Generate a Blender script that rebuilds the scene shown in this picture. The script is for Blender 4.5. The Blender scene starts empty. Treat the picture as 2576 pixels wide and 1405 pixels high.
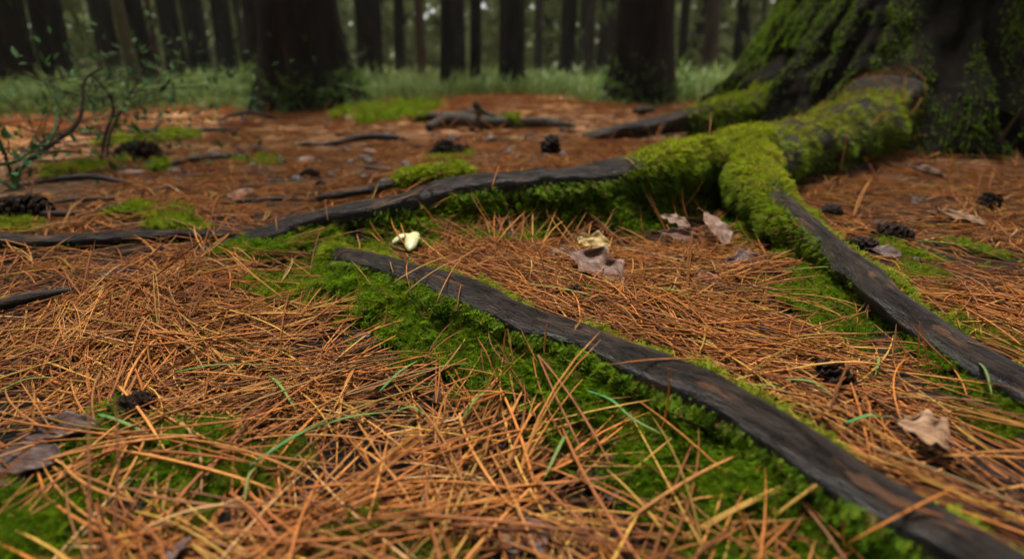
import bpy, math, random
import numpy as np

SEED = 11
rng = np.random.default_rng(SEED)
random.seed(SEED)
scene = bpy.context.scene
col = scene.collection
R = math.radians

# ------------------------------------------------------------------ camera model
W, H, F = 2576.0, 1405.0, 1300.0
PITCH = R(22.3)
CAM = np.array([0.0, 0.0, 0.25])
FWD = np.array([0, math.cos(PITCH), -math.sin(PITCH)])
UPV = np.array([0, math.sin(PITCH), math.cos(PITCH)])

def ray(px, py):
    return FWD + (px - W / 2) / F * np.array([1.0, 0, 0]) + (H / 2 - py) / F * UPV

def at_z(px, py, z=0.0):
    d = ray(px, py)
    return CAM + d * ((z - CAM[2]) / d[2])

def at_y(px, py, y):
    d = ray(px, py)
    return CAM + d * (y / d[1])

def depth(p):
    return float(np.dot(np.asarray(p) - CAM, FWD))

def m_per_px(p):
    return depth(p) / F

# ------------------------------------------------------------------ noise
def _h(ix, iy, iz, s):
    n = (ix * 374761393 + iy * 668265263 + iz * 2147483647 + s * 1274126177) & 0xffffffff
    n = ((n ^ (n >> 13)) * 1274126177) & 0xffffffff
    return ((n ^ (n >> 16)) & 0xffff) / 65535.0

def vnoise(x, y, z=0.0, s=0):
    x = np.asarray(x, float); y = np.asarray(y, float)
    z = np.zeros_like(x) + z
    ix, iy, iz = np.floor(x).astype(np.int64), np.floor(y).astype(np.int64), np.floor(z).astype(np.int64)
    fx, fy, fz = x - ix, y - iy, z - iz
    fx = fx * fx * (3 - 2 * fx); fy = fy * fy * (3 - 2 * fy); fz = fz * fz * (3 - 2 * fz)
    out = 0
    for a in (0, 1):
        for b in (0, 1):
            for c in (0, 1):
                w = (fx if a else 1 - fx) * (fy if b else 1 - fy) * (fz if c else 1 - fz)
                out = out + w * _h(ix + a, iy + b, iz + c, s)
    return out * 2 - 1

def fbm(x, y, z=0.0, o=3, s=0):
    a, t, n = 1.0, 0, 0
    for k in range(o):
        n = n + a * vnoise(np.asarray(x) * 2 ** k, np.asarray(y) * 2 ** k, np.asarray(z) * 2 ** k, s + k * 17)
        t += a; a *= .5
    return n / t

def sstep(a, b, x):
    t = np.clip((x - a) / (b - a), 0, 1)
    return t * t * (3 - 2 * t)

# ------------------------------------------------------------------ mesh helpers
def make_mesh(name, V, faces, mat=None, parent=None, colr=None, smooth=True, attr=None):
    """faces: list of (M,k) int arrays"""
    me = bpy.data.meshes.new(name)
    V = np.asarray(V, np.float32)
    me.vertices.add(len(V)); me.vertices.foreach_set('co', V.ravel())
    if isinstance(faces, np.ndarray): faces = [faces]
    tot = np.concatenate([np.full(len(f), f.shape[1], np.int32) for f in faces])
    idx = np.concatenate([f.ravel() for f in faces]).astype(np.int32)
    me.loops.add(len(idx)); me.loops.foreach_set('vertex_index', idx)
    me.polygons.add(len(tot))
    st = np.concatenate([[0], np.cumsum(tot)[:-1]]).astype(np.int32)
    me.polygons.foreach_set('loop_start', st)
    me.polygons.foreach_set('loop_total', tot)
    me.polygons.foreach_set('use_smooth', np.full(len(tot), smooth))
    if colr is not None:
        a = me.color_attributes.new('Col', 'FLOAT_COLOR', 'POINT')
        c = np.ones((len(V), 4), np.float32); c[:, :3] = colr
        a.data.foreach_set('color', c.ravel())
    if attr is not None:
        a = me.attributes.new('bark', 'FLOAT_VECTOR', 'POINT')
        a.data.foreach_set('vector', np.asarray(attr, np.float32).ravel())
    me.update(calc_edges=True)
    if mat: me.materials.append(mat)
    o = bpy.data.objects.new(name, me)
    col.objects.link(o)
    if parent is not None: o.parent = parent
    return o

def tag(o, label=None, cat=None, group=None, kind=None):
    if label: o['label'] = label
    if cat: o['category'] = cat
    if group: o['group'] = group
    if kind: o['kind'] = kind
    return o

def empty(name, loc=(0, 0, 0)):
    o = bpy.data.objects.new(name, None); o.empty_display_size = .05
    o.location = loc; col.objects.link(o)
    return o

def recentre(o, p):
    """move a mesh object's origin to p without moving it"""
    p = np.asarray(p, np.float32)
    n = len(o.data.vertices); a = np.empty(n * 3, np.float32)
    o.data.vertices.foreach_get('co', a); a = (a.reshape(-1, 3) - p).ravel()
    o.data.vertices.foreach_set('co', a); o.location = [float(v) for v in p]; o.data.update()
    return o

def attach(o, root):
    """o was built in world space: hang it on a root Empty"""
    recentre(o, np.array(root.location)); o.location = (0, 0, 0); o.parent = root
    return o

def catmull(P, n):
    P = np.asarray(P, float)
    Q = np.vstack([2 * P[0] - P[1], P, 2 * P[-1] - P[-2]])
    out = []
    for i in range(len(P) - 1):
        p0, p1, p2, p3 = Q[i:i + 4]
        for t in np.linspace(0, 1, n, endpoint=False):
            out.append(.5 * ((2 * p1) + (-p0 + p2) * t + (2 * p0 - 5 * p1 + 4 * p2 - p3) * t * t + (-p0 + 3 * p1 - 3 * p2 + p3) * t ** 3))
    out.append(P[-1])
    return np.array(out)

def norm(v):
    return v / np.maximum(np.linalg.norm(v, axis=-1, keepdims=True), 1e-9)

def frames(P):
    T = norm(np.gradient(P, axis=0))
    up = np.array([0, 0, 1.0])
    S = np.cross(T, up); bad = np.linalg.norm(S, axis=1) < 1e-3
    S[bad] = [1, 0, 0]; S = norm(S)
    U = norm(np.cross(S, T))
    return T, S, U

def sweep(P, rw, rh=None, sides=8, dis=None, caps=True):
    """tube along P; returns verts, faces, bark coords"""
    P = np.asarray(P, float); n = len(P)
    rw = np.broadcast_to(np.asarray(rw, float), (n,)); rh = rw if rh is None else np.broadcast_to(np.asarray(rh, float), (n,))
    T, S, U = frames(P)
    th = np.linspace(0, 2 * math.pi, sides, endpoint=False)
    k = np.ones((n, sides)) if dis is None else dis
    V = P[:, None] + k[..., None] * (rw[:, None, None] * np.cos(th)[None, :, None] * S[:, None] + rh[:, None, None] * np.sin(th)[None, :, None] * U[:, None])
    L = np.concatenate([[0], np.cumsum(np.linalg.norm(np.diff(P, axis=0), axis=1))])
    B = np.stack([np.broadcast_to(L[:, None], (n, sides)), np.broadcast_to(np.cos(th), (n, sides)) * rw[:, None], np.broadcast_to(np.sin(th), (n, sides)) * rw[:, None]], -1)
    i, j = np.meshgrid(np.arange(n - 1), np.arange(sides), indexing='ij')
    a = i * sides + j; b = i * sides + (j + 1) % sides
    Fq = np.stack([a, b, b + sides, a + sides], -1).reshape(-1, 4)
    V = V.reshape(-1, 3); B = B.reshape(-1, 3); fs = [Fq]
    if caps:
        V = np.vstack([V, P[:1], P[-1:]]); B = np.vstack([B, [[0, 0, 0]], [[L[-1], 0, 0]]])
        c0, c1 = n * sides, n * sides + 1
        j = np.arange(sides); jn = (j + 1) % sides
        fs.append(np.stack([np.full(sides, c0), jn, j], -1))
        fs.append(np.stack([np.full(sides, c1), (n - 1) * sides + j, (n - 1) * sides + jn], -1))
    return V, fs, B

# ------------------------------------------------------------------ materials
def new_mat(name):
    m = bpy.data.materials.new(name); m.use_nodes = True
    nt = m.node_tree; b = nt.nodes['Principled BSDF']
    return m, nt, b

def N(nt, t, **kw):
    n = nt.nodes.new(t)
    for k, v in kw.items():
        if k in n.inputs: n.inputs[k].default_value = v
        else: setattr(n, k, v)
    return n

def ramp(nt, stops, inp):
    r = nt.nodes.new('ShaderNodeValToRGB')
    e = r.color_ramp.elements
    while len(e) < len(stops): e.new(.5)
    for el, (p, c) in zip(e, stops):
        el.position = p; el.color = (*c, 1) if len(c) == 3 else c
    nt.links.new(inp, r.inputs[0])
    return r

def mat_attr(name, rough=.6, spec=.3, sss=0.0, transl=0.0, var=.0, vscale=200):
    m, nt, b = new_mat(name)
    a = N(nt, 'ShaderNodeAttribute', attribute_name='Col')
    out = a.outputs['Color']
    if var:
        tc = N(nt, 'ShaderNodeTexCoord'); no = N(nt, 'ShaderNodeTexNoise', Scale=vscale, Detail=3.0)
        nt.links.new(tc.outputs['Object'], no.inputs['Vector'])
        r = ramp(nt, [(.3, (1 - var,) * 3), (.7, (1 + var * .6,) * 3)], no.outputs[0])
        mx = N(nt, 'ShaderNodeMix', data_type='RGBA', blend_type='MULTIPLY'); mx.inputs[0].default_value = 1
        nt.links.new(out, mx.inputs[6]); nt.links.new(r.outputs[0], mx.inputs[7]); out = mx.outputs[2]
    nt.links.new(out, b.inputs['Base Color'])
    b.inputs['Roughness'].default_value = rough
    b.inputs['Specular IOR Level'].default_value = spec
    if transl:
        t = N(nt, 'ShaderNodeBsdfTranslucent'); nt.links.new(out, t.inputs[0])
        ms = N(nt, 'ShaderNodeMixShader'); ms.inputs[0].default_value = transl
        nt.links.new(b.outputs[0], ms.inputs[1]); nt.links.new(t.outputs[0], ms.inputs[2])
        nt.links.new(ms.outputs[0], nt.nodes['Material Output'].inputs[0])
    return m

def mat_bark(name, stops, rough=(.35, .7), scale=(14, 60, 60), bump=.4, dist=.004, flakes=None, attr=True, spec=.5, coat=0):
    m, nt, b = new_mat(name)
    if attr: src = N(nt, 'ShaderNodeAttribute', attribute_name='bark').outputs['Vector']
    else: src = N(nt, 'ShaderNodeTexCoord').outputs['Object']
    mp = N(nt, 'ShaderNodeMapping'); mp.inputs['Scale'].default_value = scale
    nt.links.new(src, mp.inputs[0])
    n1 = N(nt, 'ShaderNodeTexNoise', Scale=1.0, Detail=7.0, Roughness=.65, Distortion=.6)
    nt.links.new(mp.outputs[0], n1.inputs['Vector'])
    r = ramp(nt, stops, n1.outputs[0]); out = r.outputs[0]
    if flakes:
        mp2 = N(nt, 'ShaderNodeMapping'); mp2.inputs['Scale'].default_value = flakes[1]; mp2.inputs['Location'].default_value = (3, 7, 1)
        nt.links.new(src, mp2.inputs[0])
        n2 = N(nt, 'ShaderNodeTexNoise', Scale=1.0, Detail=4.0, Roughness=.6)
        nt.links.new(mp2.outputs[0], n2.inputs['Vector'])
        k = ramp(nt, [(flakes[2], (0, 0, 0)), (flakes[2] + .05, (1, 1, 1))], n2.outputs[0])
        mx = N(nt, 'ShaderNodeMix', data_type='RGBA'); mx.inputs[7].default_value = (*flakes[0], 1)
        nt.links.new(k.outputs[0], mx.inputs[0]); nt.links.new(out, mx.inputs[6]); out = mx.outputs[2]
    nt.links.new(out, b.inputs['Base Color'])
    rr = ramp(nt, [(.3, (rough[0],) * 3), (.7, (rough[1],) * 3)], n1.outputs[0])
    nt.links.new(rr.outputs[0], b.inputs['Roughness'])
    b.inputs['Specular IOR Level'].default_value = spec
    n3 = N(nt, 'ShaderNodeTexNoise', Scale=4.0, Detail=5.0, Roughness=.7)
    nt.links.new(mp.outputs[0], n3.inputs['Vector'])
    ad = N(nt, 'ShaderNodeMath', operation='ADD'); nt.links.new(n1.outputs[0], ad.inputs[0]); nt.links.new(n3.outputs[0], ad.inputs[1])
    bp = N(nt, 'ShaderNodeBump', Strength=bump, Distance=dist)
    nt.links.new(ad.outputs[0], bp.inputs['Height']); nt.links.new(bp.outputs[0], b.inputs['Normal'])
    return m

M_needle = mat_attr('dry_pine_needle', .55, .2, transl=.12, var=.25, vscale=180)
M_moss = mat_attr('moss_frond', .65, .15, transl=.5)
M_leafgreen = mat_attr('green_leaf', .65, .08, transl=.3)
M_root = mat_bark('wet_root_bark', [(.22, (.007, .005, .005)), (.46, (.022, .016, .013)), (.60, (.048, .032, .023)), (.8, (.11, .066, .04))],
                  (.22, .55), (34, 130, 130), 1.0, .006, flakes=((.125, .062, .034), (20, 90, 90), .585), spec=.27)
M_stick = mat_bark('weathered_stick', [(.25, (.012, .009, .008)), (.55, (.045, .034, .028)), (.8, (.11, .085, .065))], (.5, .85), (20, 140, 140), .9, .004, spec=.2)
M_log = mat_bark('damp_branch_bark', [(.25, (.015, .012, .009)), (.55, (.05, .042, .03)), (.8, (.12, .10, .07))], (.5, .85), (8, 40, 40), .9, .008, spec=.2)
M_trunk = mat_bark('old_trunk_bark', [(.25, (.004, .0035, .003)), (.5, (.020, .015, .011)), (.68, (.034, .029, .019)), (.85, (.05, .05, .037))],
                   (.7, .95), (34, 34, 12), 1.0, .014, attr=False, spec=.05)
M_tree = mat_bark('pine_trunk_bark', [(.25, (.006, .005, .004)), (.5, (.019, .015, .012)), (.8, (.055, .043, .034))], (.75, .95), (14, 14, 3), .8, .03, attr=False, spec=.1)
M_treepale = mat_bark('pale_trunk_bark', [(.25, (.04, .038, .02)), (.5, (.09, .085, .045)), (.8, (.16, .15, .09))], (.75, .95), (14, 14, 3), .8, .02, attr=False, spec=.1)
M_treebrown = mat_bark('brown_trunk_bark', [(.25, (.03, .02, .015)), (.5, (.065, .047, .036)), (.8, (.12, .09, .07))], (.75, .95), (14, 14, 3), .8, .02, attr=False, spec=.1)
M_cone = mat_bark('pine_cone_scale', [(.3, (.005, .003, .002)), (.55, (.022, .012, .007)), (.8, (.085, .046, .026))], (.5, .8), (120, 120, 120), .5, .001, attr=False, spec=.12)
M_flake = mat_bark('bark_flake', [(.3, (.010, .007, .006)), (.6, (.035, .024, .02)), (.8, (.08, .055, .045))], (.5, .8), (90, 90, 90), .5, .001, attr=False)

def mat_deadleaf(name, base, dark):
    m, nt, b = new_mat(name)
    at = N(nt, 'ShaderNodeAttribute', attribute_name='bark')
    sx = N(nt, 'ShaderNodeSeparateXYZ'); nt.links.new(at.outputs['Vector'], sx.inputs[0])
    # veins: u along the leaf, v across (-1..1)
    ab = N(nt, 'ShaderNodeMath', operation='ABSOLUTE'); nt.links.new(sx.outputs[1], ab.inputs[0])
    mu = N(nt, 'ShaderNodeMath', operation='MULTIPLY_ADD'); nt.links.new(ab.outputs[0], mu.inputs[0]); mu.inputs[1].default_value = -.45
    nt.links.new(sx.outputs[0], mu.inputs[2])
    sn = N(nt, 'ShaderNodeMath', operation='MULTIPLY'); nt.links.new(mu.outputs[0], sn.inputs[0]); sn.inputs[1].default_value = 42
    si = N(nt, 'ShaderNodeMath', operation='SINE'); nt.links.new(sn.outputs[0], si.inputs[0])
    vr = ramp(nt, [(.82, (0, 0, 0)), (.97, (1, 1, 1))], si.outputs[0])
    mr = ramp(nt, [(.02, (1, 1, 1)), (.06, (0, 0, 0))], ab.outputs[0])
    vm = N(nt, 'ShaderNodeMath', operation='MAXIMUM'); nt.links.new(vr.outputs[0], vm.inputs[0]); nt.links.new(mr.outputs[0], vm.inputs[1])
    tc = N(nt, 'ShaderNodeTexCoord'); no = N(nt, 'ShaderNodeTexNoise', Scale=110.0, Detail=6.0, Roughness=.65)
    nt.links.new(tc.outputs['Object'], no.inputs['Vector'])
    r = ramp(nt, [(.32, dark), (.5, base), (.72, tuple(min(1, c * 1.45) for c in base))], no.outputs[0])
    mx = N(nt, 'ShaderNodeMix', data_type='RGBA'); mx.inputs[7].default_value = (*tuple(c * .6 for c in base), 1)
    f = N(nt, 'ShaderNodeMath', operation='MULTIPLY'); nt.links.new(vm.outputs[0], f.inputs[0]); f.inputs[1].default_value = .95
    nt.links.new(f.outputs[0], mx.inputs[0]); nt.links.new(r.outputs[0], mx.inputs[6])
    nt.links.new(mx.outputs[2], b.inputs['Base Color'])
    bp = N(nt, 'ShaderNodeBump', Strength=.5, Distance=.0012)
    nt.links.new(vm.outputs[0], bp.inputs['Height']); nt.links.new(bp.outputs[0], b.inputs['Normal'])
    b.inputs['Roughness'].default_value = .55; b.inputs['Specular IOR Level'].default_value = .22
    return m

M_leaf_pink = mat_deadleaf('pinkish_dead_leaf', (.155, .082, .055), (.065, .033, .022))
M_leaf_grey = mat_deadleaf('greyish_dead_leaf', (.070, .042, .033), (.026, .016, .013))
M_leaf_mauve = mat_deadleaf('mauve_dead_leaf', (.105, .066, .055), (.042, .027, .022))
M_leaf_tan = mat_deadleaf('tan_dead_leaf', (.27, .155, .085), (.12, .065, .035))
M_leaf_straw = mat_deadleaf('straw_dead_leaf', (.50, .36, .14), (.25, .17, .06))
M_leaf_red = mat_deadleaf('red_brown_dead_leaf', (.17, .06, .03), (.07, .025, .015))
M_leaf_pale = mat_deadleaf('pale_dead_leaf', (.24, .145, .105), (.12, .068, .046))
m, nt, b = new_mat('pale_husk')
tc = N(nt, 'ShaderNodeTexCoord'); no = N(nt, 'ShaderNodeTexNoise', Scale=160.0, Detail=4.0); nt.links.new(tc.outputs['Object'], no.inputs['Vector'])
rr = ramp(nt, [(.3, (.42, .44, .17)), (.6, (.55, .54, .28))], no.outputs[0]); nt.links.new(rr.outputs[0], b.inputs['Base Color'])
b.inputs['Roughness'].default_value = .4; b.inputs['Subsurface Weight'].default_value = .15; b.inputs['Subsurface Radius'].default_value = (.004, .003, .001)
M_husk = m

# ground
m, nt, b = new_mat('forest_floor')
geo = N(nt, 'ShaderNodeNewGeometry')
a = N(nt, 'ShaderNodeAttribute', attribute_name='Col')
mp = N(nt, 'ShaderNodeMapping'); mp.inputs['Scale'].default_value = (60, 130, 60); mp.inputs['Rotation'].default_value = (0, 0, .35); nt.links.new(geo.outputs['Position'], mp.inputs[0])
n1 = N(nt, 'ShaderNodeTexNoise', Scale=1.0, Detail=6.0, Roughness=.7, Distortion=1.2); nt.links.new(mp.outputs[0], n1.inputs['Vector'])
n2 = N(nt, 'ShaderNodeTexNoise', Scale=3.0, Detail=5.0, Roughness=.6); nt.links.new(geo.outputs['Position'], n2.inputs['Vector'])
r1 = ramp(nt, [(.3, (.25, .25, .25)), (.5, (.9, .9, .9)), (.72, (1.6, 1.5, 1.4))], n1.outputs[0])
r2 = ramp(nt, [(.3, (.55, .55, .55)), (.65, (1.25, 1.2, 1.15))], n2.outputs[0])
m1 = N(nt, 'ShaderNodeMix', data_type='RGBA', blend_type='MULTIPLY'); m1.inputs[0].default_value = 1
nt.links.new(a.outputs['Color'], m1.inputs[6]); nt.links.new(r1.outputs[0], m1.inputs[7])
m2 = N(nt, 'ShaderNodeMix', data_type='RGBA', blend_type='MULTIPLY'); m2.inputs[0].default_value = 1
nt.links.new(m1.outputs[2], m2.inputs[6]); nt.links.new(r2.outputs[0], m2.inputs[7])
n4 = N(nt, 'ShaderNodeTexNoise', Scale=16.0, Detail=4.0, Roughness=.7); nt.links.new(geo.outputs['Position'], n4.inputs['Vector'])
r4 = ramp(nt, [(.36, (.35, .32, .30)), (.48, (1, 1, 1)), (.66, (1.25, 1.3, 1.35))], n4.outputs[0])
m3 = N(nt, 'ShaderNodeMix', data_type='RGBA', blend_type='MULTIPLY'); m3.inputs[0].default_value = 1
nt.links.new(m2.outputs[2], m3.inputs[6]); nt.links.new(r4.outputs[0], m3.inputs[7])
nt.links.new(m3.outputs[2], b.inputs['Base Color'])
b.inputs['Roughness'].default_value = .8; b.inputs['Specular IOR Level'].default_value = .2
bp = N(nt, 'ShaderNodeBump', Strength=.8, Distance=.006); nt.links.new(n1.outputs[0], bp.inputs['Height']); nt.links.new(bp.outputs[0], b.inputs['Normal'])
M_ground = m

# ------------------------------------------------------------------ roots: control points (px, py, z, thickness px)
def root_curve(ctrl, n=14):
    P = []; rad = []
    for px, py, z, th in ctrl:
        p = at_z(px, py, z) if z < .5 else at_y(px, py, z); P.append(p); rad.append(th * .5 * m_per_px(p))
    P = np.array(P); rad = np.array(rad)
    C = catmull(np.column_stack([P, rad]), n)
    return C[:, :3], C[:, 3]

C_front = [(735, 606, .000, 20), (800, 630, .017, 44), (880, 653, .027, 56), (960, 671, .034, 60), (1040, 692, .039, 70), (1110, 720, .043, 88), (1200, 760, .043, 88), (1300, 800, .043, 83),
           (1400, 837, .042, 83), (1500, 868, .041, 89), (1600, 908, .040, 97), (1700, 958, .039, 105), (1800, 1003, .038, 111), (1900, 1062, .037, 119),
           (2000, 1130, .036, 132), (2100, 1200, .035, 143), (2200, 1268, .034, 152), (2330, 1345, .032, 161), (2480, 1430, .030, 172), (2640, 1520, .027, 182)]
C_right = [(1868, 408, .075, 132), (1905, 470, .064, 118), (1955, 535, .054, 104), (2020, 588, .049, 77), (2085, 636, .045, 70), (2150, 690, .042, 72), (2230, 754, .039, 75),
           (2320, 808, .037, 82), (2405, 868, .035, 91), (2490, 926, .033, 102), (2590, 985, .031, 112), (2720, 1060, .028, 123), (2900, 1160, .022, 132)]
C_left = [(1880, 398, .078, 132), (1800, 405, .082, 122), (1720, 415, .086, 106), (1640, 428, .088, 92), (1550, 442, .088, 78), (1450, 452, .088, 74), (1350, 460, .086, 72), (1250, 466, .083, 70),
          (1150, 476, .078, 68), (1080, 494, .072, 66), (1000, 520, .064, 62), (900, 538, .055, 60), (800, 553, .045, 56), (720, 570, .036, 54), (650, 594, .027, 50), (590, 612, .012, 40), (520, 628, -.002, 26)]
# (a third value above .5 is a distance ahead instead of a height)
C_main = [(2340, 140, 2.22, 190), (2265, 215, 2.0, 172), (2195, 276, 1.74, 160), (2120, 328, 1.50, 150), (2040, 360, 1.32, 142), (1960, 384, 1.19, 134), (1868, 404, .077, 130), (1800, 412, .068, 80)]
C_back = [(2060, 196, 2.3, 90), (1940, 248, 2.10, 70), (1860, 272, 1.97, 64), (1790, 290, 1.90, 60), (1710, 306, 1.87, 52), (1620, 325, 1.85, 46), (1540, 338, .035, 34), (1470, 350, .01, 22)]
C_west = [(600, 598, .004, 20), (520, 590, .016, 26), (440, 592, .018, 30), (360, 596, .019, 32), (250, 602, .020, 36), (120, 608, .020, 38), (0, 606, .020, 40), (-140, 600, .018, 40), (-320, 590, .01, 36)]
C_thin = [(1175, 438, .060, 18), (1140, 440, .072, 28), (1080, 448, .072, 30), (1010, 460, .064, 26), (940, 474, .056, 24), (860, 488, .046, 20), (780, 500, .02, 12)]
ROOTS = {k: root_curve(v) for k, v in dict(front=C_front, right=C_right, left=C_left, main=C_main, back=C_back, west=C_west, thin=C_thin).items()}

def near_poly(x, y, key, stride=3):
    """horizontal distance, signed side, end weight, radius, z of root at nearest point"""
    P, rad = ROOTS[key]
    P = P[::stride]; rad = rad[::stride]
    x = np.asarray(x, float).ravel(); y = np.asarray(y, float).ravel()
    best = np.full(len(x), 1e9); sgn = np.ones(len(x)); tt = np.zeros(len(x)); rr = np.zeros(len(x)); zz = np.zeros(len(x))
    L = np.concatenate([[0], np.cumsum(np.linalg.norm(np.diff(P[:, :2], axis=0), axis=1))])
    for i in range(len(P) - 1):
        ax, ay = P[i, :2]; bx, by = P[i + 1, :2] - P[i, :2]
        ll = bx * bx + by * by + 1e-12
        t = np.clip(((x - ax) * bx + (y - ay) * by) / ll, 0, 1)
        dx, dy = x - ax - t * bx, y - ay - t * by
        d = np.hypot(dx, dy); k = d < best
        best[k] = d[k]; sgn[k] = np.sign(bx * dy - by * dx)[k]
        tt[k] = (L[i] + t * (L[i + 1] - L[i]))[k]; rr[k] = (rad[i] + t * (rad[i + 1] - rad[i]))[k]; zz[k] = (P[i, 2] + t * (P[i + 1, 2] - P[i, 2]))[k]
    return best, sgn, tt, L[-1], rr, zz

TRUNK_C = at_z(2300, 330, 0.0).copy()
TRUNK_C[1] = 2.45; TRUNK_C[0] = at_y(2318, 200, 2.45)[0]; TRUNK_C[2] = 0

def G_exact(x, y):
    sh = np.shape(x); x = np.asarray(x, float).ravel(); y = np.asarray(y, float).ravel()
    h = .007 * fbm(x * 5 + 3, y * 5, o=3, s=1) + .02 * fbm(x * 1.1, y * 1.1 + 9, o=2, s=5) * sstep(.6, 2.5, np.hypot(x, y)) + .03 * fbm(x * .25, y * .25 + 4, o=2, s=8) * sstep(3, 9, y)
    # front root: polyline runs far-left -> near-right, so 'behind' is sgn>0
    d, s, t, L, r, z = near_poly(x, y, 'front')
    w = sstep(0, .30, t)
    h += w * np.where(s > 0, np.maximum(z, 0) * .66 * np.exp(-(d / .22) ** 2), np.maximum(z - 1.75 * r, 0) * (1 - sstep(.0, .075, d)) - .006 * np.exp(-((d - .11) / .08) ** 2))
    d, s, t, L, r, z = near_poly(x, y, 'left')   # runs right -> left: behind is sgn<0
    w = sstep(0, .25, L - t)
    zb = np.maximum(z - 1.15 * r, 0)
    h += w * np.where(s < 0, .62 * np.maximum(z, 0) * np.exp(-(d / .55) ** 2), zb * (1 - sstep(.005, .06, d)))
    d, s, t, L, r, z = near_poly(x, y, 'right')  # runs far -> near/right: outer side is sgn>0
    w = sstep(0, .1, t) * .8 + .2
    h += w * np.where(s > 0, .026 * np.exp(-(d / .30) ** 2), .020 * (1 - sstep(0, .07, d)))
    d, s, t, L, r, z = near_poly(x, y, 'west')
    h += .012 * np.where(s < 0, np.exp(-(d / .3) ** 2), 1 - sstep(0, .05, d)) * sstep(0, .15, t)
    dt = np.hypot(x - TRUNK_C[0], y - TRUNK_C[1])
    h += .05 * np.exp(-np.maximum(dt - .6, 0) ** 2 / .12)
    return h.reshape(sh)

GX0, GX1, GY0, GY1, GS = -2.4, 2.4, -.3, 4.8, .006
_gx = np.arange(GX0, GX1, GS); _gy = np.arange(GY0, GY1, GS)
GRID = G_exact(*np.meshgrid(_gx, _gy, indexing='ij'))
def G(x, y):
    sh = np.shape(x); x = np.asarray(x, float).ravel(); y = np.asarray(y, float).ravel()
    u = (x - GX0) / GS; v = (y - GY0) / GS
    ok = (u > 0) & (v > 0) & (u < len(_gx) - 1.01) & (v < len(_gy) - 1.01)
    out = np.empty(len(x))
    i = u[ok].astype(int); j = v[ok].astype(int); f = u[ok] - i; g = v[ok] - j
    out[ok] = (GRID[i, j] * (1 - f) + GRID[i + 1, j] * f) * (1 - g) + (GRID[i, j + 1] * (1 - f) + GRID[i + 1, j + 1] * f) * g
    if (~ok).any(): out[~ok] = G_exact(x[~ok], y[~ok])
    return out.reshape(sh)

def gz(px, py, lift=0.0):
    """ground point under a pixel"""
    z = 0.0
    for _ in range(6):
        p = at_z(px, py, z); z = .5 * z + .5 * float(G(np.array([p[0]]), np.array([p[1]]))[0])
    p = at_z(px, py, z); p[2] = float(G(np.array([p[0]]), np.array([p[1]]))[0]) + lift
    return p

# ------------------------------------------------------------------ ground sheet
ys = np.concatenate([-np.geomspace(.02, 60, 60)[::-1] , np.arange(0, 1.4, .008), 1.4 + np.geomspace(.009, 120, 210)])
us = np.concatenate([-np.geomspace(.012, 6, 200)[::-1], [0], np.geomspace(.012, 6, 200)])
YY, UU = np.meshgrid(ys, us, indexing='ij')
XX = UU * (np.abs(YY) * .7 + .30) / 1.6
ZZ = G(XX, YY)
n0, n1_ = YY.shape
V = np.stack([XX, YY, ZZ], -1).reshape(-1, 3)
i, j = np.meshgrid(np.arange(n0 - 1), np.arange(n1_ - 1), indexing='ij')
a_ = i * n1_ + j
FQ = np.stack([a_, a_ + 1, a_ + n1_ + 1, a_ + n1_], -1).reshape(-1, 4)
dd = np.hypot(V[:, 0], V[:, 1])
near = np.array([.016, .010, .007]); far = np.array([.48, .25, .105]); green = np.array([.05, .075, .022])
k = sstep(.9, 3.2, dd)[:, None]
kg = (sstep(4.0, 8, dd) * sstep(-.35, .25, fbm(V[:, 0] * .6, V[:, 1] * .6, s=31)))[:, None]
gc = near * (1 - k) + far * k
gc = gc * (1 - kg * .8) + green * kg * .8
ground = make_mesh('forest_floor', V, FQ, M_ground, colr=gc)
tag(ground, kind='structure')

# ------------------------------------------------------------------ roots
def root_mesh(name, key, parent, sides=28, amp=.10, seed=0, mat=None):
    P, rad = ROOTS[key]
    P = P.copy(); rad = rad.copy()
    # resample finer
    th = np.linspace(0, 2 * math.pi, sides, endpoint=False)
    L = np.concatenate([[0], np.cumsum(np.linalg.norm(np.diff(P, axis=0), axis=1))])
    m_ = max(40, int(L[-1] / .006)); q = np.linspace(0, L[-1], m_)
    P = np.column_stack([np.interp(q, L, P[:, c]) for c in range(3)]); rad = np.interp(q, L, rad)
    mr = rad.mean()
    A, T = np.meshgrid(q, th, indexing='ij')
    rad = rad * (1 + .16 * fbm(q / (mr * 5), q * 0 + seed, o=3, s=seed + 5))
    kn = 0
    rk = np.random.default_rng(seed + 70)
    for _ in range(int(q[-1] / .05)):
        kq, ka, kw, kh = rk.random() * q[-1], rk.random() * 6.28, mr * (.35 + .5 * rk.random()), .10 + .22 * rk.random()
        kn = kn + kh * np.exp(-((A - kq) / kw) ** 2 - (np.angle(np.exp(1j * (T - ka))) / .5) ** 2)
    d = 1 + kn + amp * fbm(A / (mr * 2.6), np.cos(T) * 1.4 + 5, np.sin(T) * 1.4, o=3, s=seed) + amp * .35 * fbm(A / (mr * 9), np.cos(T) * 3.5 + 2, np.sin(T) * 3.5, o=2, s=seed + 40)
    P[:, 0] += mr * .45 * fbm(q / (mr * 8), q * 0, o=2, s=seed + 3); P[:, 2] += mr * .15 * fbm(q / (mr * 6), q * 0 + 7, o=2, s=seed + 4)
    V, fs, B = sweep(P, rad, rad, sides, d)
    o = make_mesh(name, V, fs, mat or M_root, attr=B)
    attach(o, parent)
    return V[:m_ * sides].reshape(m_, sides, 3), P, q / q[-1]

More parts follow.
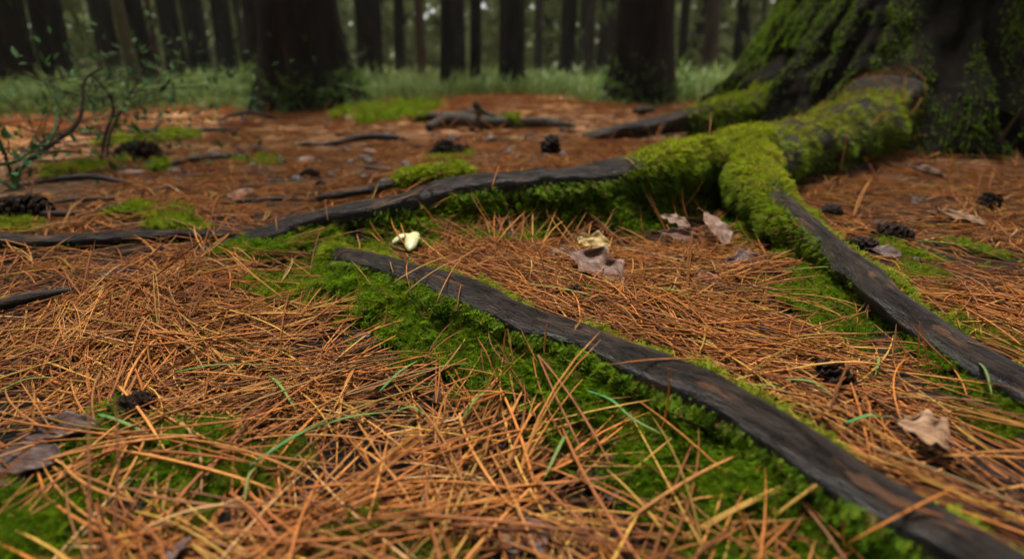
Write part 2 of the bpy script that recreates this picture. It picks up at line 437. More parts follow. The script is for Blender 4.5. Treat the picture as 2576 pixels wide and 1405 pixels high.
def surf_samples(VV, P, q, n, rs):
    """random points on a root tube: pos, normal, t"""
    m_, s_, _ = VV.shape
    Ln = np.linalg.norm(VV - P[:, None], axis=2).mean(1)
    pr = Ln / Ln.sum()
    i = rs.choice(m_ - 1, n, p=pr[:-1] / pr[:-1].sum()); j = rs.integers(0, s_, n)
    f, g = rs.random(n)[:, None], rs.random(n)[:, None]
    a, b, c, d = VV[i, j], VV[i + 1, j], VV[i, (j + 1) % s_], VV[i + 1, (j + 1) % s_]
    p = (a * (1 - f) + b * f) * (1 - g) + (c * (1 - f) + d * f) * g
    ax = P[i] * (1 - f) + P[i + 1] * f
    return p, norm(p - ax), q[i]

# moss fronds -------------------------------------------------------
def fronds(P, Dr, L, colr, rs, leaf=.34, pairs=4, wid=.10):
    """feathery moss shoots: stem strip + side leaflets; P base (n,3), Dr direction, L length"""
    n = len(P); Dr = norm(Dr); L = np.asarray(L)[:, None]
    rnd = norm(rs.normal(size=(n, 3)))
    S = norm(np.cross(Dr, rnd)); Nn = norm(np.cross(S, Dr))
    bend = (rs.random((n, 1)) * .5 + .1)
    def pt(t): return P + L * (t * Dr - bend * t * t * Nn * .6 - np.array([0, 0, .18]) * t * t)
    vs = []; fs = []; cs = []
    base = 0
    # stem: 3 stations
    st = [pt(0.), pt(.5), pt(1.)]
    w = L * wid * .5
    blk = np.stack([st[0] - S * w, st[0] + S * w, st[1] - S * w, st[1] + S * w, st[2]], 1)
    vs.append(blk); nb = 5
    idx = np.arange(n)[:, None]
    tot = 5 + pairs * 2 * 3
    off = idx * tot
    q1 = off + np.array([[0, 1, 3, 2]]); t1 = off + np.array([[2, 3, 4]])
    tris = [t1]
    sh = np.concatenate([np.full(5, .9)])
    shade = list(sh)
    for kx in range(pairs):
        t = .18 + .72 * kx / max(1, pairs - 1)
        p = pt(t)
        ll = L * leaf * (1.15 - .6 * t) * (rs.random((n, 1)) * .5 + .75)
        for sd in (-1, 1):
            tip = p + sd * S * ll * .85 + Dr * ll * .55 + Nn * ll * (rs.random((n, 1)) - .3) * .5
            b2 = p + Dr * ll * .42
            mid = np.stack([p, tip, b2 + sd * S * ll * .1], 1)
            vs.append(mid)
            tris.append(off + nb + np.array([[0, 1, 2]])); nb += 3
            shade += [.9, 1.15, 1.0]
    V = np.concatenate(vs, 1).reshape(-1, 3)
    C = (colr[:, None, :] * np.array(shade)[None, :, None]).reshape(-1, 3)
    return V, [q1, np.concatenate(tris)], C

def merge(parts):
    V = []; C = []; fb = {}; o = 0
    for v, fs, c in parts:
        V.append(v); C.append(c)
        for f in fs: fb.setdefault(f.shape[1], []).append(f + o)
        o += len(v)
    return np.concatenate(V), [np.concatenate(x) for x in fb.values()], np.concatenate(C)

MOSS_DEEP = np.array([.06, .145, .006]); MOSS_MID = np.array([.17, .30, .010]); MOSS_YEL = np.array([.36, .39, .020]); MOSS_TAN = np.array([.24, .17, .05])
def moss_col(n, yel, rs, pos=None):
    """yel (n,) 0..1 : green -> yellow species mix"""
    k = np.clip(yel + rs.normal(0, .18, n), 0, 1)[:, None]
    g = rs.random(n)[:, None]
    base = MOSS_DEEP * (1 - g) + MOSS_MID * g
    c = base * (1 - k) + MOSS_YEL * k
    tan = (rs.random(n) < .07 + .08 * yel)[:, None]
    c = np.where(tan, MOSS_TAN, c)
    return c * (rs.random((n, 1)) * .5 + .75)

print('roots...')
rs = np.random.default_rng(5)
big = empty('pine_tree', (TRUNK_C[0], TRUNK_C[1], 0))
tag(big, 'massive old pine with deeply furrowed mossy trunk and thick mossy roots spreading over the litter', 'tree')
froot = empty('tree_root', tuple(at_z(1440, 850, .0)))
tag(froot, 'bare dark root with a mossy bank, rising diagonally through the near needle litter', 'root')
wroot = empty('tree_root', tuple(at_z(250, 610, .0)))
tag(wroot, 'thin smooth blackish root running level, half buried by orange needles at one end', 'root')
troot = empty('tree_root', tuple(at_z(980, 470, .0)))
tag(troot, 'thin root with one bright moss cushion, behind the long grey arm of the mossy root', 'root')
surf = {}
surf['front'] = root_mesh('root_body', 'front', froot, seed=1, amp=.17)
surf['right'] = root_mesh('root', 'right', big, seed=2, amp=.16)
surf['left'] = root_mesh('root', 'left', big, seed=3, amp=.14)
surf['main'] = root_mesh('root', 'main', big, seed=4, amp=.14, sides=40)
surf['back'] = root_mesh('root', 'back', big, seed=6, amp=.16)
surf['west'] = root_mesh('root_body', 'west', wroot, seed=7, amp=.07)
surf['thin'] = root_mesh('root_body', 'thin', troot, seed=8, amp=.1, sides=16)

def root_moss(key, parent, n, prob, length, yel, droop=.4, name='moss', seed=0, tang=.6):
    rs = np.random.default_rng(100 + seed)
    p, nn, t = surf_samples(*surf[key], n, rs)
    ns = fbm(p[:, 0] * 22, p[:, 1] * 22, p[:, 2] * 22, o=3, s=60 + seed)
    pb = prob(t, nn, ns, p) * np.clip(1.0 + 1.1 * fbm(p[:, 0] * 60, p[:, 1] * 60, p[:, 2] * 60, o=2, s=64 + seed), .08, 1)
    k = rs.random(n) < pb
    k &= p[:, 2] > G(p[:, 0], p[:, 1]) - .004
    p, nn, t, ns, pb = p[k], nn[k], t[k], ns[k], pb[k]
    m_ = len(p)
    D = nn + rs.normal(0, tang, (m_, 3)) * .7 + np.array([0, 0, -droop]) + np.array([0, -.15, 0])
    # keep fronds out of the bark
    dn = (D * nn).sum(1, keepdims=True); D = D + nn * np.maximum(.25 - dn, 0)
    L = length * (rs.random(m_) * .9 + .5) * (1 + .7 * ns) * (.35 + .65 * np.clip(pb, 0, 1))
    c = moss_col(m_, yel(t, nn, ns, p), rs)
    p = p + nn * (.006 * np.maximum(fbm(p[:, 0] * 45, p[:, 1] * 45, p[:, 2] * 45, o=2, s=66 + seed), 0) * np.clip(pb, 0, 1) - .001)[:, None] * (length / .011)
    V, fs, C = fronds(p, D, L, c, rs)
    o = make_mesh(name, V, fs, M_moss, colr=C, smooth=False)
    attach(o, parent); o['kind'] = 'stuff'
    return o

cl = lambda v: np.clip(v, 0, 1)
# facing: toward camera roughly -y ; up z
root_moss('main', big, 26000, lambda t, n, s, p: cl(.45 + .7 * sstep(.30, .55, t) + s * 1.2 - 1.1 * sstep(.52, .38, t) * sstep(.14, .22, t) * sstep(.0, .5, n[:, 2] + .5 * s)), .013,
          lambda t, n, s, p: cl(.15 + .65 * n[:, 2] + .3 * s), seed=1, droop=.55)
root_moss('left', big, 44000, lambda t, n, s, p: cl(1.5 * sstep(.40, .27, t + .07 * s + .03 * n[:, 2]) + (sstep(.25, -.25, n[:, 2] - .3 * s) * (n[:, 1] < .3)) * sstep(.95, .5, t)), .013,
          lambda t, n, s, p: cl((.2 + .6 * n[:, 2]) * sstep(.5, .3, t) + .15 * s), seed=2, droop=.5)
root_moss('right', big, 36000, lambda t, n, s, p: cl(1.3 * sstep(.50, .34, t + .09 * s + .05 * n[:, 2]) + .9 * sstep(.15, -.3, n[:, 0] * .8 + n[:, 2] * .7 - .5 * s) * sstep(.75, .4, t) + .9 * sstep(.55, .8, n[:, 0] + .5 * s) * (s > -.15) + .6 * sstep(.25, .5, s) * (t < .45)), .011,
          lambda t, n, s, p: cl(.25 + .5 * n[:, 2] * sstep(.55, .3, t) + .35 * (n[:, 0] > .3)), seed=3, droop=.35)
root_moss('front', froot, 36000, lambda t, n, s, p: cl(1.3 * sstep(.70, 1.2, -(n[:, 0] + n[:, 1]) * .7 - .95 * n[:, 2] + .55 * s) + 1.0 * sstep(.62, .95, n[:, 0] + n[:, 1] * .6 - n[:, 2] * .35 + .6 * s) * (t > .22) + 1.2 * np.exp(-((t - .19) / .025) ** 2) * (n[:, 2] > -.2)), .009,
          lambda t, n, s, p: cl(.1 + .55 * (n[:, 0] > .2) + .5 * np.exp(-((t - .19) / .03) ** 2)), seed=4, droop=.2)
root_moss('back', big, 9000, lambda t, n, s, p: cl(1.2 * sstep(.0, .1, t) * sstep(.75, .6, t) + .5 * s), .022, lambda t, n, s, p: cl(.15 + .5 * n[:, 2]), seed=5)
root_moss('west', wroot, 3000, lambda t, n, s, p: cl(.7 * sstep(0, -.4, n[:, 2] - .5 * s)), .008, lambda t, n, s, p: 0 * t + .1, seed=6)
root_moss('thin', troot, 9000, lambda t, n, s, p: cl(1.6 * sstep(.48, .36, t) * sstep(.02, .1, t)), .020, lambda t, n, s, p: 0 * t + .55, seed=7, droop=0)

# ------------------------------------------------------------------ ground moss
def ground_moss(name, parent, xy, length, yel, seed, dens_noise=18., thr=-.1, up=1.0, lean=(0, -.25, 0)):
    rs = np.random.default_rng(200 + seed)
    x, y = xy[:, 0], xy[:, 1]
    ns = fbm(x * dens_noise, y * dens_noise, o=3, s=90 + seed)
    k = ns + rs.normal(0, .08, len(x)) > thr
    x, y, ns = x[k], y[k], ns[k]
    z = G(x, y)
    lump = .010 * np.maximum(fbm(x * 34, y * 34, o=2, s=95 + seed) + .15, 0)
    p = np.stack([x, y, z + lump], 1)
    e = .004
    nn = norm(np.stack([-(G(x + e, y) - z) / e, -(G(x, y + e) - z) / e, np.ones_like(x)], 1))
    D = nn * up + rs.normal(0, .5, p.shape) + np.array(lean)
    L = length * (rs.random(len(x)) * 1.1 + .35) * (1 + .5 * fbm(x * 34, y * 34, o=2, s=95 + seed))
    c = moss_col(len(x), np.clip(yel + .3 * ns, 0, 1), rs)
    V, fs, C = fronds(p, D, L, c, rs)
    o = make_mesh(name, V, fs, M_moss, colr=C, smooth=False)
    if parent is not None: attach(o, parent); o['kind'] = 'stuff'
    return o

def bank_xy(key, side, n, d0, d1, t0, t1, rs, noise=.5):
    P, rad = ROOTS[key]
    T, S, U = frames(P)
    i = rs.integers(int(t0 * (len(P) - 2)), max(1, int(t1 * (len(P) - 2))), n); f = rs.random(n)[:, None]
    p = P[i] * (1 - f) + P[i + 1] * f
    dist = d0 + (d1 - d0) * rs.random(n) ** 1.3
    q = p[:, :2] + side * S[i, :2] * dist[:, None]
    ww = 1 + noise * fbm(q[:, 0] * 9, q[:, 1] * 9, o=2, s=77)
    k = dist < d1 * .72 * ww
    return q[k]

# S = T x up : right-hand side of travel
rsb = np.random.default_rng(8)
ground_moss('moss_bank', froot, bank_xy('front', 1, 17000, .010, .080, .08, .5, rsb, .3), .0150, .10, 1, thr=-.4)
ground_moss('moss_bank', froot, bank_xy('front', 1, 22000, .012, .108, .45, .97, rsb, .3), .0120, .08, 51, thr=-.35)
ground_moss('moss_bank', froot, bank_xy('front', 1, 14000, .03, .15, .08, 1, rsb), .0095, .05, 52, thr=.02)
ground_moss('moss_bank', big, bank_xy('left', -1, 34000, .004, .085, .0, .93, rsb), .014, .06, 2, thr=-.3)
ground_moss('moss_bank', big, bank_xy('right', 1, 16000, .004, .085, .05, .9, rsb), .010, .12, 3, thr=-.2)
ground_moss('moss_bank', big, bank_xy('right', -1, 6000, .01, .07, .3, .95, rsb), .009, .2, 4, thr=.05)

def patch(px, py, rx, ry, n, label, length=.011, yel=.25, seed=0, thr=-.15, group=None):
    c = gz(px, py); mpp = m_per_px(c)
    # pixel half extents -> ground metres (foreshortened in y)
    a = rx * mpp; top = gz(px, py - ry); b = max(.01, abs(top[1] - c[1]))
    rs = np.random.default_rng(300 + seed)
    r = np.sqrt(rs.random(n)); th = rs.random(n) * 2 * math.pi
    ed = 1 + .35 * fbm(np.cos(th) * 2 + seed, np.sin(th) * 2, o=2, s=9)
    xy = np.stack([c[0] + a * r * ed * np.cos(th), c[1] + b * r * ed * np.sin(th)], 1)
    o = ground_moss('moss_patch', None, xy, length, yel, seed, thr=thr, dens_noise=14)
    recentre(o, c)
    tag(o, label, 'moss', group)
    return o

patch(810, 705, 170, 62, 12000, 'bright feathery moss mat at the buried tip of the bare root', .011, .28, 11, thr=-.35)
patch(225, 1230, 320, 180, 15000, 'dark mossy hollow beneath crossed needles beside the grey curled leaves', .012, .1, 12, thr=-.2)
patch(960, 1390, 200, 60, 5000, 'small moss clump under needles at the bottom edge of the photo', .011, .12, 13)
patch(380, 538, 95, 16, 2200, 'bright yellow-green moss strip just behind the thin level blackish root', .014, .55, 14, thr=-.4)
patch(50, 578, 80, 12, 1200, 'dull moss strip between two thin black roots at the picture edge', .013, .35, 15, thr=-.4)
patch(455, 572, 70, 12, 1200, 'yellowish moss sliver above the buried end of the level root', .012, .5, 16, thr=-.4)
patch(228, 430, 45, 18, 1500, 'lime green moss tuft beside the shrub and a pale wood chip', .022, .5, 17, thr=-.5)
patch(430, 350, 55, 10, 1500, 'moss smear behind the dark lump of cone near the shrub', .025, .5, 18, thr=-.4)
patch(300, 358, 35, 12, 900, 'yellow moss tuft touching the dark lump of cone', .025, .55, 19, thr=-.4)
patch(1130, 402, 60, 8, 900, 'flat yellow-green moss spot below the dark double cone', .016, .5, 20, thr=-.3)
patch(1010, 280, 75, 14, 4000, 'rounded moss mound beyond the fallen branches', .045, .3, 21, thr=-.5)
patch(884, 283, 26, 8, 1200, 'little moss mound at the foot of the flared dark trunk', .04, .35, 22, thr=-.5)
patch(670, 408, 60, 12, 900, 'faint mossy smear beyond the long slanting twig', .02, .4, 23, thr=0)
patch(2370, 640, 150, 28, 2600, 'sparse green moss among needles beyond the bare lower arm of the mossy root', .011, .2, 24, thr=.0)
patch(2330, 705, 80, 30, 1500, 'moss film showing between needles beside the lower arm of the mossy root', .010, .25, 25, thr=.05)
patch(1480, 760, 70, 14, 700, 'thin green moss streak in the litter behind the bare root', .010, .3, 26, thr=.05)
patch(640, 1180, 150, 60, 1800, 'moss specks glimpsed between the long green blades', .009, .12, 27, thr=-.1)
patch(480, 900, 260, 80, 2600, 'dark moss showing in gaps of the trodden needle litter', .008, .08, 28, thr=.18)

# ------------------------------------------------------------------ big trunk
print('trunk...')
nz, nphi = 230, 520
zs = np.concatenate([np.linspace(-.08, 1.1, nz), np.linspace(1.2, 13, 30)])
ph = np.linspace(0, 2 * math.pi, nphi, endpoint=False)
Zg, Pg = np.meshgrid(zs, ph, indexing='ij')
flare = .50 - .06 * sstep(.3, 1.2, Zg) - .012 * np.maximum(Zg - 1, 0) + np.minimum(.55 * np.exp(-np.maximum(Zg, 0) / .27), .27 + .06 * np.cos(Pg * 4 + 1) + .05 * np.cos(Pg * 7))
def butt(ang, w, a, zf):
    d = np.angle(np.exp(1j * (Pg - ang)))
    return a * np.exp(-(d / w) ** 2) * np.exp(-np.maximum(Zg, 0) / zf)
m_end = ROOTS['main'][0][20]
a_main = math.atan2(m_end[1] - TRUNK_C[1], m_end[0] - TRUNK_C[0])
b_end = ROOTS['back'][0][14]
a_back = math.atan2(b_end[1] - TRUNK_C[1], b_end[0] - TRUNK_C[0])
rr_ = flare + butt(a_main, .40, .36, .36) + butt(a_back, .26, .24, .22) + butt(-.9, .35, .08, .3) + butt(.4, .4, .12, .3) + butt(1.8, .4, .12, .3)
lean = .0
wx = .55 * fbm(Pg * 2.2, Zg * 3.2, o=3, s=201) + .25 * Zg
rid = np.abs(vnoise(np.cos(Pg + wx * .22) * 8.5 + 3, np.sin(Pg + wx * .22) * 8.5, Zg * 1.9, s=203))
rid2 = np.abs(vnoise(np.cos(Pg) * 15 + 3, np.sin(Pg) * 15, Zg * 5 + wx, s=204))
bark_d = .15 * np.minimum(rid * 1.9, .62) + .05 * np.minimum(rid2 * 1.6, .7) + .03 * fbm(np.cos(Pg) * 16, np.sin(Pg) * 16, Zg * 14, o=3, s=205)
rr2 = rr_ + bark_d - .065
TX = TRUNK_C[0] + rr2 * np.cos(Pg); TY = TRUNK_C[1] + rr2 * np.sin(Pg)
V = np.stack([TX, TY, Zg], -1)
nzt = len(zs)
i, j = np.meshgrid(np.arange(nzt - 1), np.arange(nphi), indexing='ij')
a_ = i * nphi + j; b_ = i * nphi + (j + 1) % nphi
FQ = np.stack([a_, b_, b_ + nphi, a_ + nphi], -1).reshape(-1, 4)
o = make_mesh('trunk', V.reshape(-1, 3), FQ, M_trunk); attach(o, big)
# trunk moss: on ridge crests facing the light and low down
rs = np.random.default_rng(21)
n = 150000
ii = rs.integers(2, nz - 40, n); jj = rs.integers(0, nphi, n)
p = V[ii, jj]; rad_n = np.stack([np.cos(ph[jj]), np.sin(ph[jj]), 0.25 * np.exp(-zs[ii] / .2)], 1)
crest = bark_d[ii, jj]
ns = fbm(p[:, 0] * 5, p[:, 1] * 5, p[:, 2] * 5, o=3, s=207)
ns = .6 * ns + .7 * fbm(p[:, 0] * 13, p[:, 1] * 13, p[:, 2] * 6, o=2, s=208)
west = sstep(.55, -.75, np.cos(ph[jj]))     # side away from the thicket carries more moss
pr = np.maximum(sstep(.06, .10, crest + .025 * ns), .8 * sstep(.16, .04, p[:, 2]) * (ns > -.1)) * sstep(-.3, .2, ns + .5 * west - .2) * (.25 + .75 * west)
k = (rs.random(n) < pr) & (p[:, 1] < TRUNK_C[1] + .3)
p, rad_n, crest, ns = p[k], norm(rad_n[k]), crest[k], ns[k]
D = rad_n + rs.normal(0, .45, p.shape) + np.array([0, 0, -.5])
c = moss_col(len(p), np.clip(.05 + .25 * ns, 0, 1), rs) * 1.1
Vm, fm, Cm = fronds(p, D, .015 * (rs.random(len(p)) * 1.0 + .4), c, rs)
o = make_mesh('moss', Vm, fm, M_moss, colr=Cm, smooth=False); attach(o, big); o['kind'] = 'stuff'

# ------------------------------------------------------------------ needles
print('needles...')
NC = np.array([[.46, .155, .035], [.38, .125, .035], [.52, .21, .06], [.30, .10, .035], [.56, .29, .08], [.22, .085, .04], [.44, .24, .05], [.58, .33, .15]])
NC *= [1.0, 1.03, .92]
NW = np.array([.24, .22, .18, .13, .08, .07, .05, .03]); NW = NW / NW.sum()
def needle_geo(P0, P1, bend, rad, colr, S=4, sides=3):
    """curved tapering needles P0->P1 (n,3); bend (n,3) mid offset"""
    n = len(P0); t = np.linspace(0, 1, S + 1)[None, :, None]
    C = P0[:, None] * (1 - t) + P1[:, None] * t + bend[:, None] * (4 * t * (1 - t))
    T = norm(P1 - P0); up = np.broadcast_to([0.03, .02, 1.0], T.shape)
    A = norm(np.cross(T, up)); B = np.cross(A, T)
    prof = np.interp(np.linspace(0, 1, S + 1), [0, .06, .75, 1], [.75, 1, .9, .22])
    th = np.linspace(0, 2 * math.pi, sides, endpoint=False) + .5
    V = C[:, :, None] + (rad[:, None] * prof)[:, :, None, None] * (np.cos(th)[None, None, :, None] * A[:, None, None] + .75 * np.sin(th)[None, None, :, None] * B[:, None, None])
    per = (S + 1) * sides
    i, j = np.meshgrid(np.arange(S), np.arange(sides), indexing='ij')
    a = (i * sides + j).ravel(); b = (i * sides + (j + 1) % sides).ravel()
    q = np.stack([a, b, b + sides, a + sides], 1)
    Fq = (np.arange(n)[:, None, None] * per + q[None]).reshape(-1, 4)
    grad = np.linspace(.85, 1.12, S + 1)
    Cc = np.broadcast_to(colr[:, None, None, :] * grad[None, :, None, None], V.shape).reshape(-1, 3)
    return V.reshape(-1, 3), [Fq], Cc

def root_clear(P):
    """True where points are outside every root"""
    ok = np.ones(len(P), bool)
    for key in ROOTS:
        c = ROOTS[key][0]; m_ = .12
        b = (P[:, 0] > c[:, 0].min() - m_) & (P[:, 0] < c[:, 0].max() + m_) & (P[:, 1] > c[:, 1].min() - m_) & (P[:, 1] < c[:, 1].max() + m_)
        d, s, t, L, r, z = near_poly(P[b, 0], P[b, 1], key, 5)
        ok[b] &= np.hypot(d, P[b, 2] - z) > r * .98
    ok &= np.hypot(P[:, 0] - TRUNK_C[0], P[:, 1] - TRUNK_C[1]) > .78
    return ok

def moss_mask(x, y):
    """how mossy the ground is (needles thin out there)"""
    m_ = np.zeros(len(x))
    for key, side, w in (('front', -1, .098), ('left', 1, .075), ('right', -1, .065)):
        d, s, t, L, r, z = near_poly(x, y, key, 4)
        e = (s == side) * sstep(w, w * .55, d) * sstep(0, .1, np.minimum(t, L - t) + .03)
        m_ = np.maximum(m_, e)
    return m_
def ell(px, py, rx, ry):
    c = gz(px, py); return c[0], c[1], rx * m_per_px(c), abs(gz(px, py - ry)[1] - c[1])
ELL = [(ell(800, 705, 160, 55), .9), (ell(210, 1240, 300, 150), .88), (ell(960, 1390, 170, 45), .85), (ell(330, 1370, 260, 60), .8), (ell(560, 1110, 160, 50), .25), (ell(380, 538, 90, 15), .75), (ell(455, 572, 60, 10), .7),
       (ell(50, 578, 70, 10), .6), (ell(400, 900, 260, 60), .5), (ell(2370, 640, 130, 26), .6), (ell(2330, 705, 80, 30), .6), (ell(2030, 790, 80, 40), .6), (ell(1200, 1330, 120, 40), .5), (ell(880, 960, 120, 25), .4)]

def sample_needles(n, r0, r1, Lm, rs, layer, half=1.05, up_frac=.03, pow_=1.0):
    """needle bases in a wedge round the camera"""
    r = np.sqrt(r0 ** 2 + (r1 ** 2 - r0 ** 2) * rs.random(n)); th = (rs.random(n) * 2 - 1) * half
    x = r * np.sin(th); y = r * np.cos(th)
    # local flow with scatter
    fl = fbm(x * 2.2 + 7, y * 2.2, o=2, s=301) * 1.7
    d, s, t, L, rr, z = near_poly(x, y, 'front', 4)
    along = np.where((s > 0) & (d < .30), sstep(.30, .03, d), 0)
    d2, s2, t2, L2, rr2_, z2 = near_poly(x, y, 'right', 4)
    along2 = np.where((s2 > 0), sstep(.35, .03, d2), 0) * .8
    ang_root = -.62 + .25 * (x + .2)
    spread = rs.normal(0, 1.0, n)
    wild = rs.random(n) < .33
    ang = fl + .15 + spread * .62
    kk = (rs.random(n) < along * .85)
    ang = np.where(kk, -.72 + .35 * spread, ang)
    kk2 = (rs.random(n) < along2 * .8)
    ang = np.where(kk2, -.65 + .35 * spread, ang)
    ang = np.where(wild, rs.random(n) * 2 * math.pi, ang)
    ang = np.where(rs.random(n) < .5, ang + math.pi, ang)
    Ln = Lm * np.clip(rs.normal(1, .25, n), .4, 1.6)
    return x, y, ang, Ln

def litter(n, r0, r1, Lm, rad, S, seed, depth_=.012, up_frac=.035, half=1.05, keep_singles=None, sides=3):
    rs = np.random.default_rng(seed)
    n = n // 2
    x, y, ang, Ln = sample_needles(n, r0, r1, Lm, rs, 0, half)
    mm = moss_mask(x, y)
    for (cx, cy, a, b), w in ELL:
        mm = np.maximum(mm, w * sstep(1.15, .6, np.hypot((x - cx) / a, (y - cy) / b)))
    # clumpy cover: gaps show dark humus
    gap = fbm(x * 11, y * 11, o=3, s=303)
    pr = (1 - mm * .88) * np.clip(.52 + 1.9 * gap, .04, 1)
    k = rs.random(n) < pr
    x, y, ang, Ln, mm = x[k], y[k], ang[k], Ln[k], mm[k]; n = len(x)
    lay = rs.random(n) ** 1.3 * depth_ + .011 * mm * (r0 < 1)
    upn = rs.random(n) < up_frac
    pit = np.where(upn, rs.random(n) * .75 + .15, 0)
    cidx = rs.choice(len(NC), n, p=NW)
    P0s = []; P1s = []; cs = []; bs = []; rds = []
    split = rs.normal(0, .16, n)
    for w in (0, 1):
        single = rs.random(n) < (.0 if w == 0 else .28)
        aa = ang + (split * w) + np.where(single, rs.random(n) * 3, 0)
        l = Ln * (1 - .12 * w * rs.random(n))
        P0 = np.stack([x, y, G(x, y) + lay + .0008], 1)
        if w: P0[:, :2] += np.where(single[:, None], rs.normal(0, .03, (n, 2)), 0); P0[:, 2] = G(P0[:, 0], P0[:, 1]) + lay + .0008
        cp = np.cos(pit)
        x1 = P0[:, 0] + l * np.cos(aa) * cp; y1 = P0[:, 1] + l * np.sin(aa) * cp
        lay1 = np.clip(lay + rs.normal(0, .004, n) * (Lm / .08), .0008, depth_ * 1.7)
        z1 = np.where(upn, P0[:, 2] + l * np.sin(pit), G(x1, y1) + lay1)
        P1 = np.stack([x1, y1, z1], 1)
        pm = .5 * (P0 + P1); gm = G(pm[:, 0], pm[:, 1]) + .001
        bz = np.maximum(gm - pm[:, 2], 0) + np.abs(rs.normal(0, .0025, n))
        lat = rs.normal(0, .035, n) * l + np.sign(rs.normal(size=n)) * .02 * l
        B = np.stack([-np.sin(aa) * lat, np.cos(aa) * lat, np.where(upn, 0, bz)], 1)
        ok = root_clear(P0) & root_clear(P1) & root_clear(pm + B) & root_clear(P0 * .75 + P1 * .25 + B * .75) & root_clear(P0 * .25 + P1 * .75 + B * .75)
        c = NC[cidx] * (rs.random((n, 1)) * .85 + .45)
        P0s.append(P0[ok]); P1s.append(P1[ok]); bs.append(B[ok]); cs.append(c[ok]); rds.append((rad * (rs.random(n) * .8 + .5))[ok])
    return [np.concatenate(v) for v in (P0s, P1s, bs, rds, cs)]

parts = []
A = litter(28000, .07, .75, .094, .00090, 5, 401, .013, up_frac=.012, half=1.4)
# the 240 largest loose ones on top in front of the camera become things of their own
P0, P1, bb, rd, cc = A
lift_ = np.minimum(P0[:, 2] - G(P0[:, 0], P0[:, 1]), P1[:, 2] - G(P1[:, 0], P1[:, 1]))
mid = .5 * (P0 + P1)
dep = (mid - CAM) @ FWD
sx = W / 2 + F * ((mid - CAM) @ np.array([1., 0, 0])) / dep; sy = H / 2 - F * ((mid - CAM) @ UPV) / dep
size = np.linalg.norm(P1 - P0, axis=1) / dep
inside = (sx > 20) & (sx < W - 20) & (sy > 600) & (sy < H - 15) & (lift_ > .006)
score = np.where(inside, size + lift_ * 12, -1)
hero = np.argsort(-score)[:215]
rest = np.setdiff1d(np.arange(len(P0)), hero)
parts.append(needle_geo(P0[rest], P1[rest], bb[rest], rd[rest], cc[rest], 5))
B_ = litter(40000, .72, 1.8, .085, .00092, 4, 402, .013, up_frac=.012)
parts.append(needle_geo(*B_, 4))
B_ = litter(90000, 1.75, 6.2, .095, .0017, 3, 403, .016, half=.95)
parts.append(needle_geo(*B_, 3))
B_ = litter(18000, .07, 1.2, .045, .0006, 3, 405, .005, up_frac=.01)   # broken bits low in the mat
B_[4] = B_[4] * .5  # colour halved: shade of the gaps painted into the low bits
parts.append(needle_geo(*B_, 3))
rs = np.random.default_rng(407)
p, nn, t = surf_samples(*surf['main'], 2600, rs)
k = (nn[:, 2] > .15) & (rs.random(len(p)) < sstep(.62, .30, t) * .8 + .08); p, nn = p[k] + nn[k] * .012, nn[k]
tg = norm(np.cross(nn, rs.normal(size=p.shape))); ln_ = .05 + .05 * rs.random((len(p), 1))
p1 = p + tg * ln_ - nn * ln_ ** 2 * 3
parts.append(needle_geo(p, p1, nn * .003, np.full(len(p), .0011), NC[rs.choice(len(NC), len(p), p=NW)] * (rs.random((len(p), 1)) * .6 + .5), 4))
for key, nk in (('front', 80), ('right', 70), ('left', 80)):
    p, nn, t = surf_samples(*surf[key], nk, rs)
    k = nn[:, 2] > .6; p, nn = p[k] + nn[k] * .0015, nn[k]
    tg = norm(np.cross(nn, rs.normal(size=p.shape))); ln_ = .04 + .05 * rs.random((len(p), 1)); tg[:, 2] *= .35
    parts.append(needle_geo(p - tg * ln_ * .5, p + tg * ln_ * .5 - [0, 0, .006], nn * .003, np.full(len(p), .0008), NC[rs.choice(len(NC), len(p), p=NW)] * (rs.random((len(p), 1)) * .6 + .5), 5))
Vn, fn, Cn = merge(parts)
o = make_mesh('needle_litter', Vn, fn, M_needle, colr=Cn)
tag(o, 'thick carpet of fallen orange-brown pine needles over the forest floor', 'pine needles', kind='stuff')

def solo_needle(P0, P1, bend, rad, colr, label, group, S=8, sides=5):
    V, fs, C = needle_geo(np.array([P0]), np.array([P1]), np.array([bend]), np.array([rad]), np.array([colr]), S, sides)
    o = make_mesh('pine_needle', V, fs, M_needle, colr=C); recentre(o, P0)
    tag(o, label, 'pine needle', group)
    return o
for h_ in hero:
    solo_needle(P0[h_], P1[h_], bb[h_], rd[h_] * 1.05, cc[h_], 'loose orange-brown pine needle lying on top of the near litter', 'loose needles on top of the near litter')

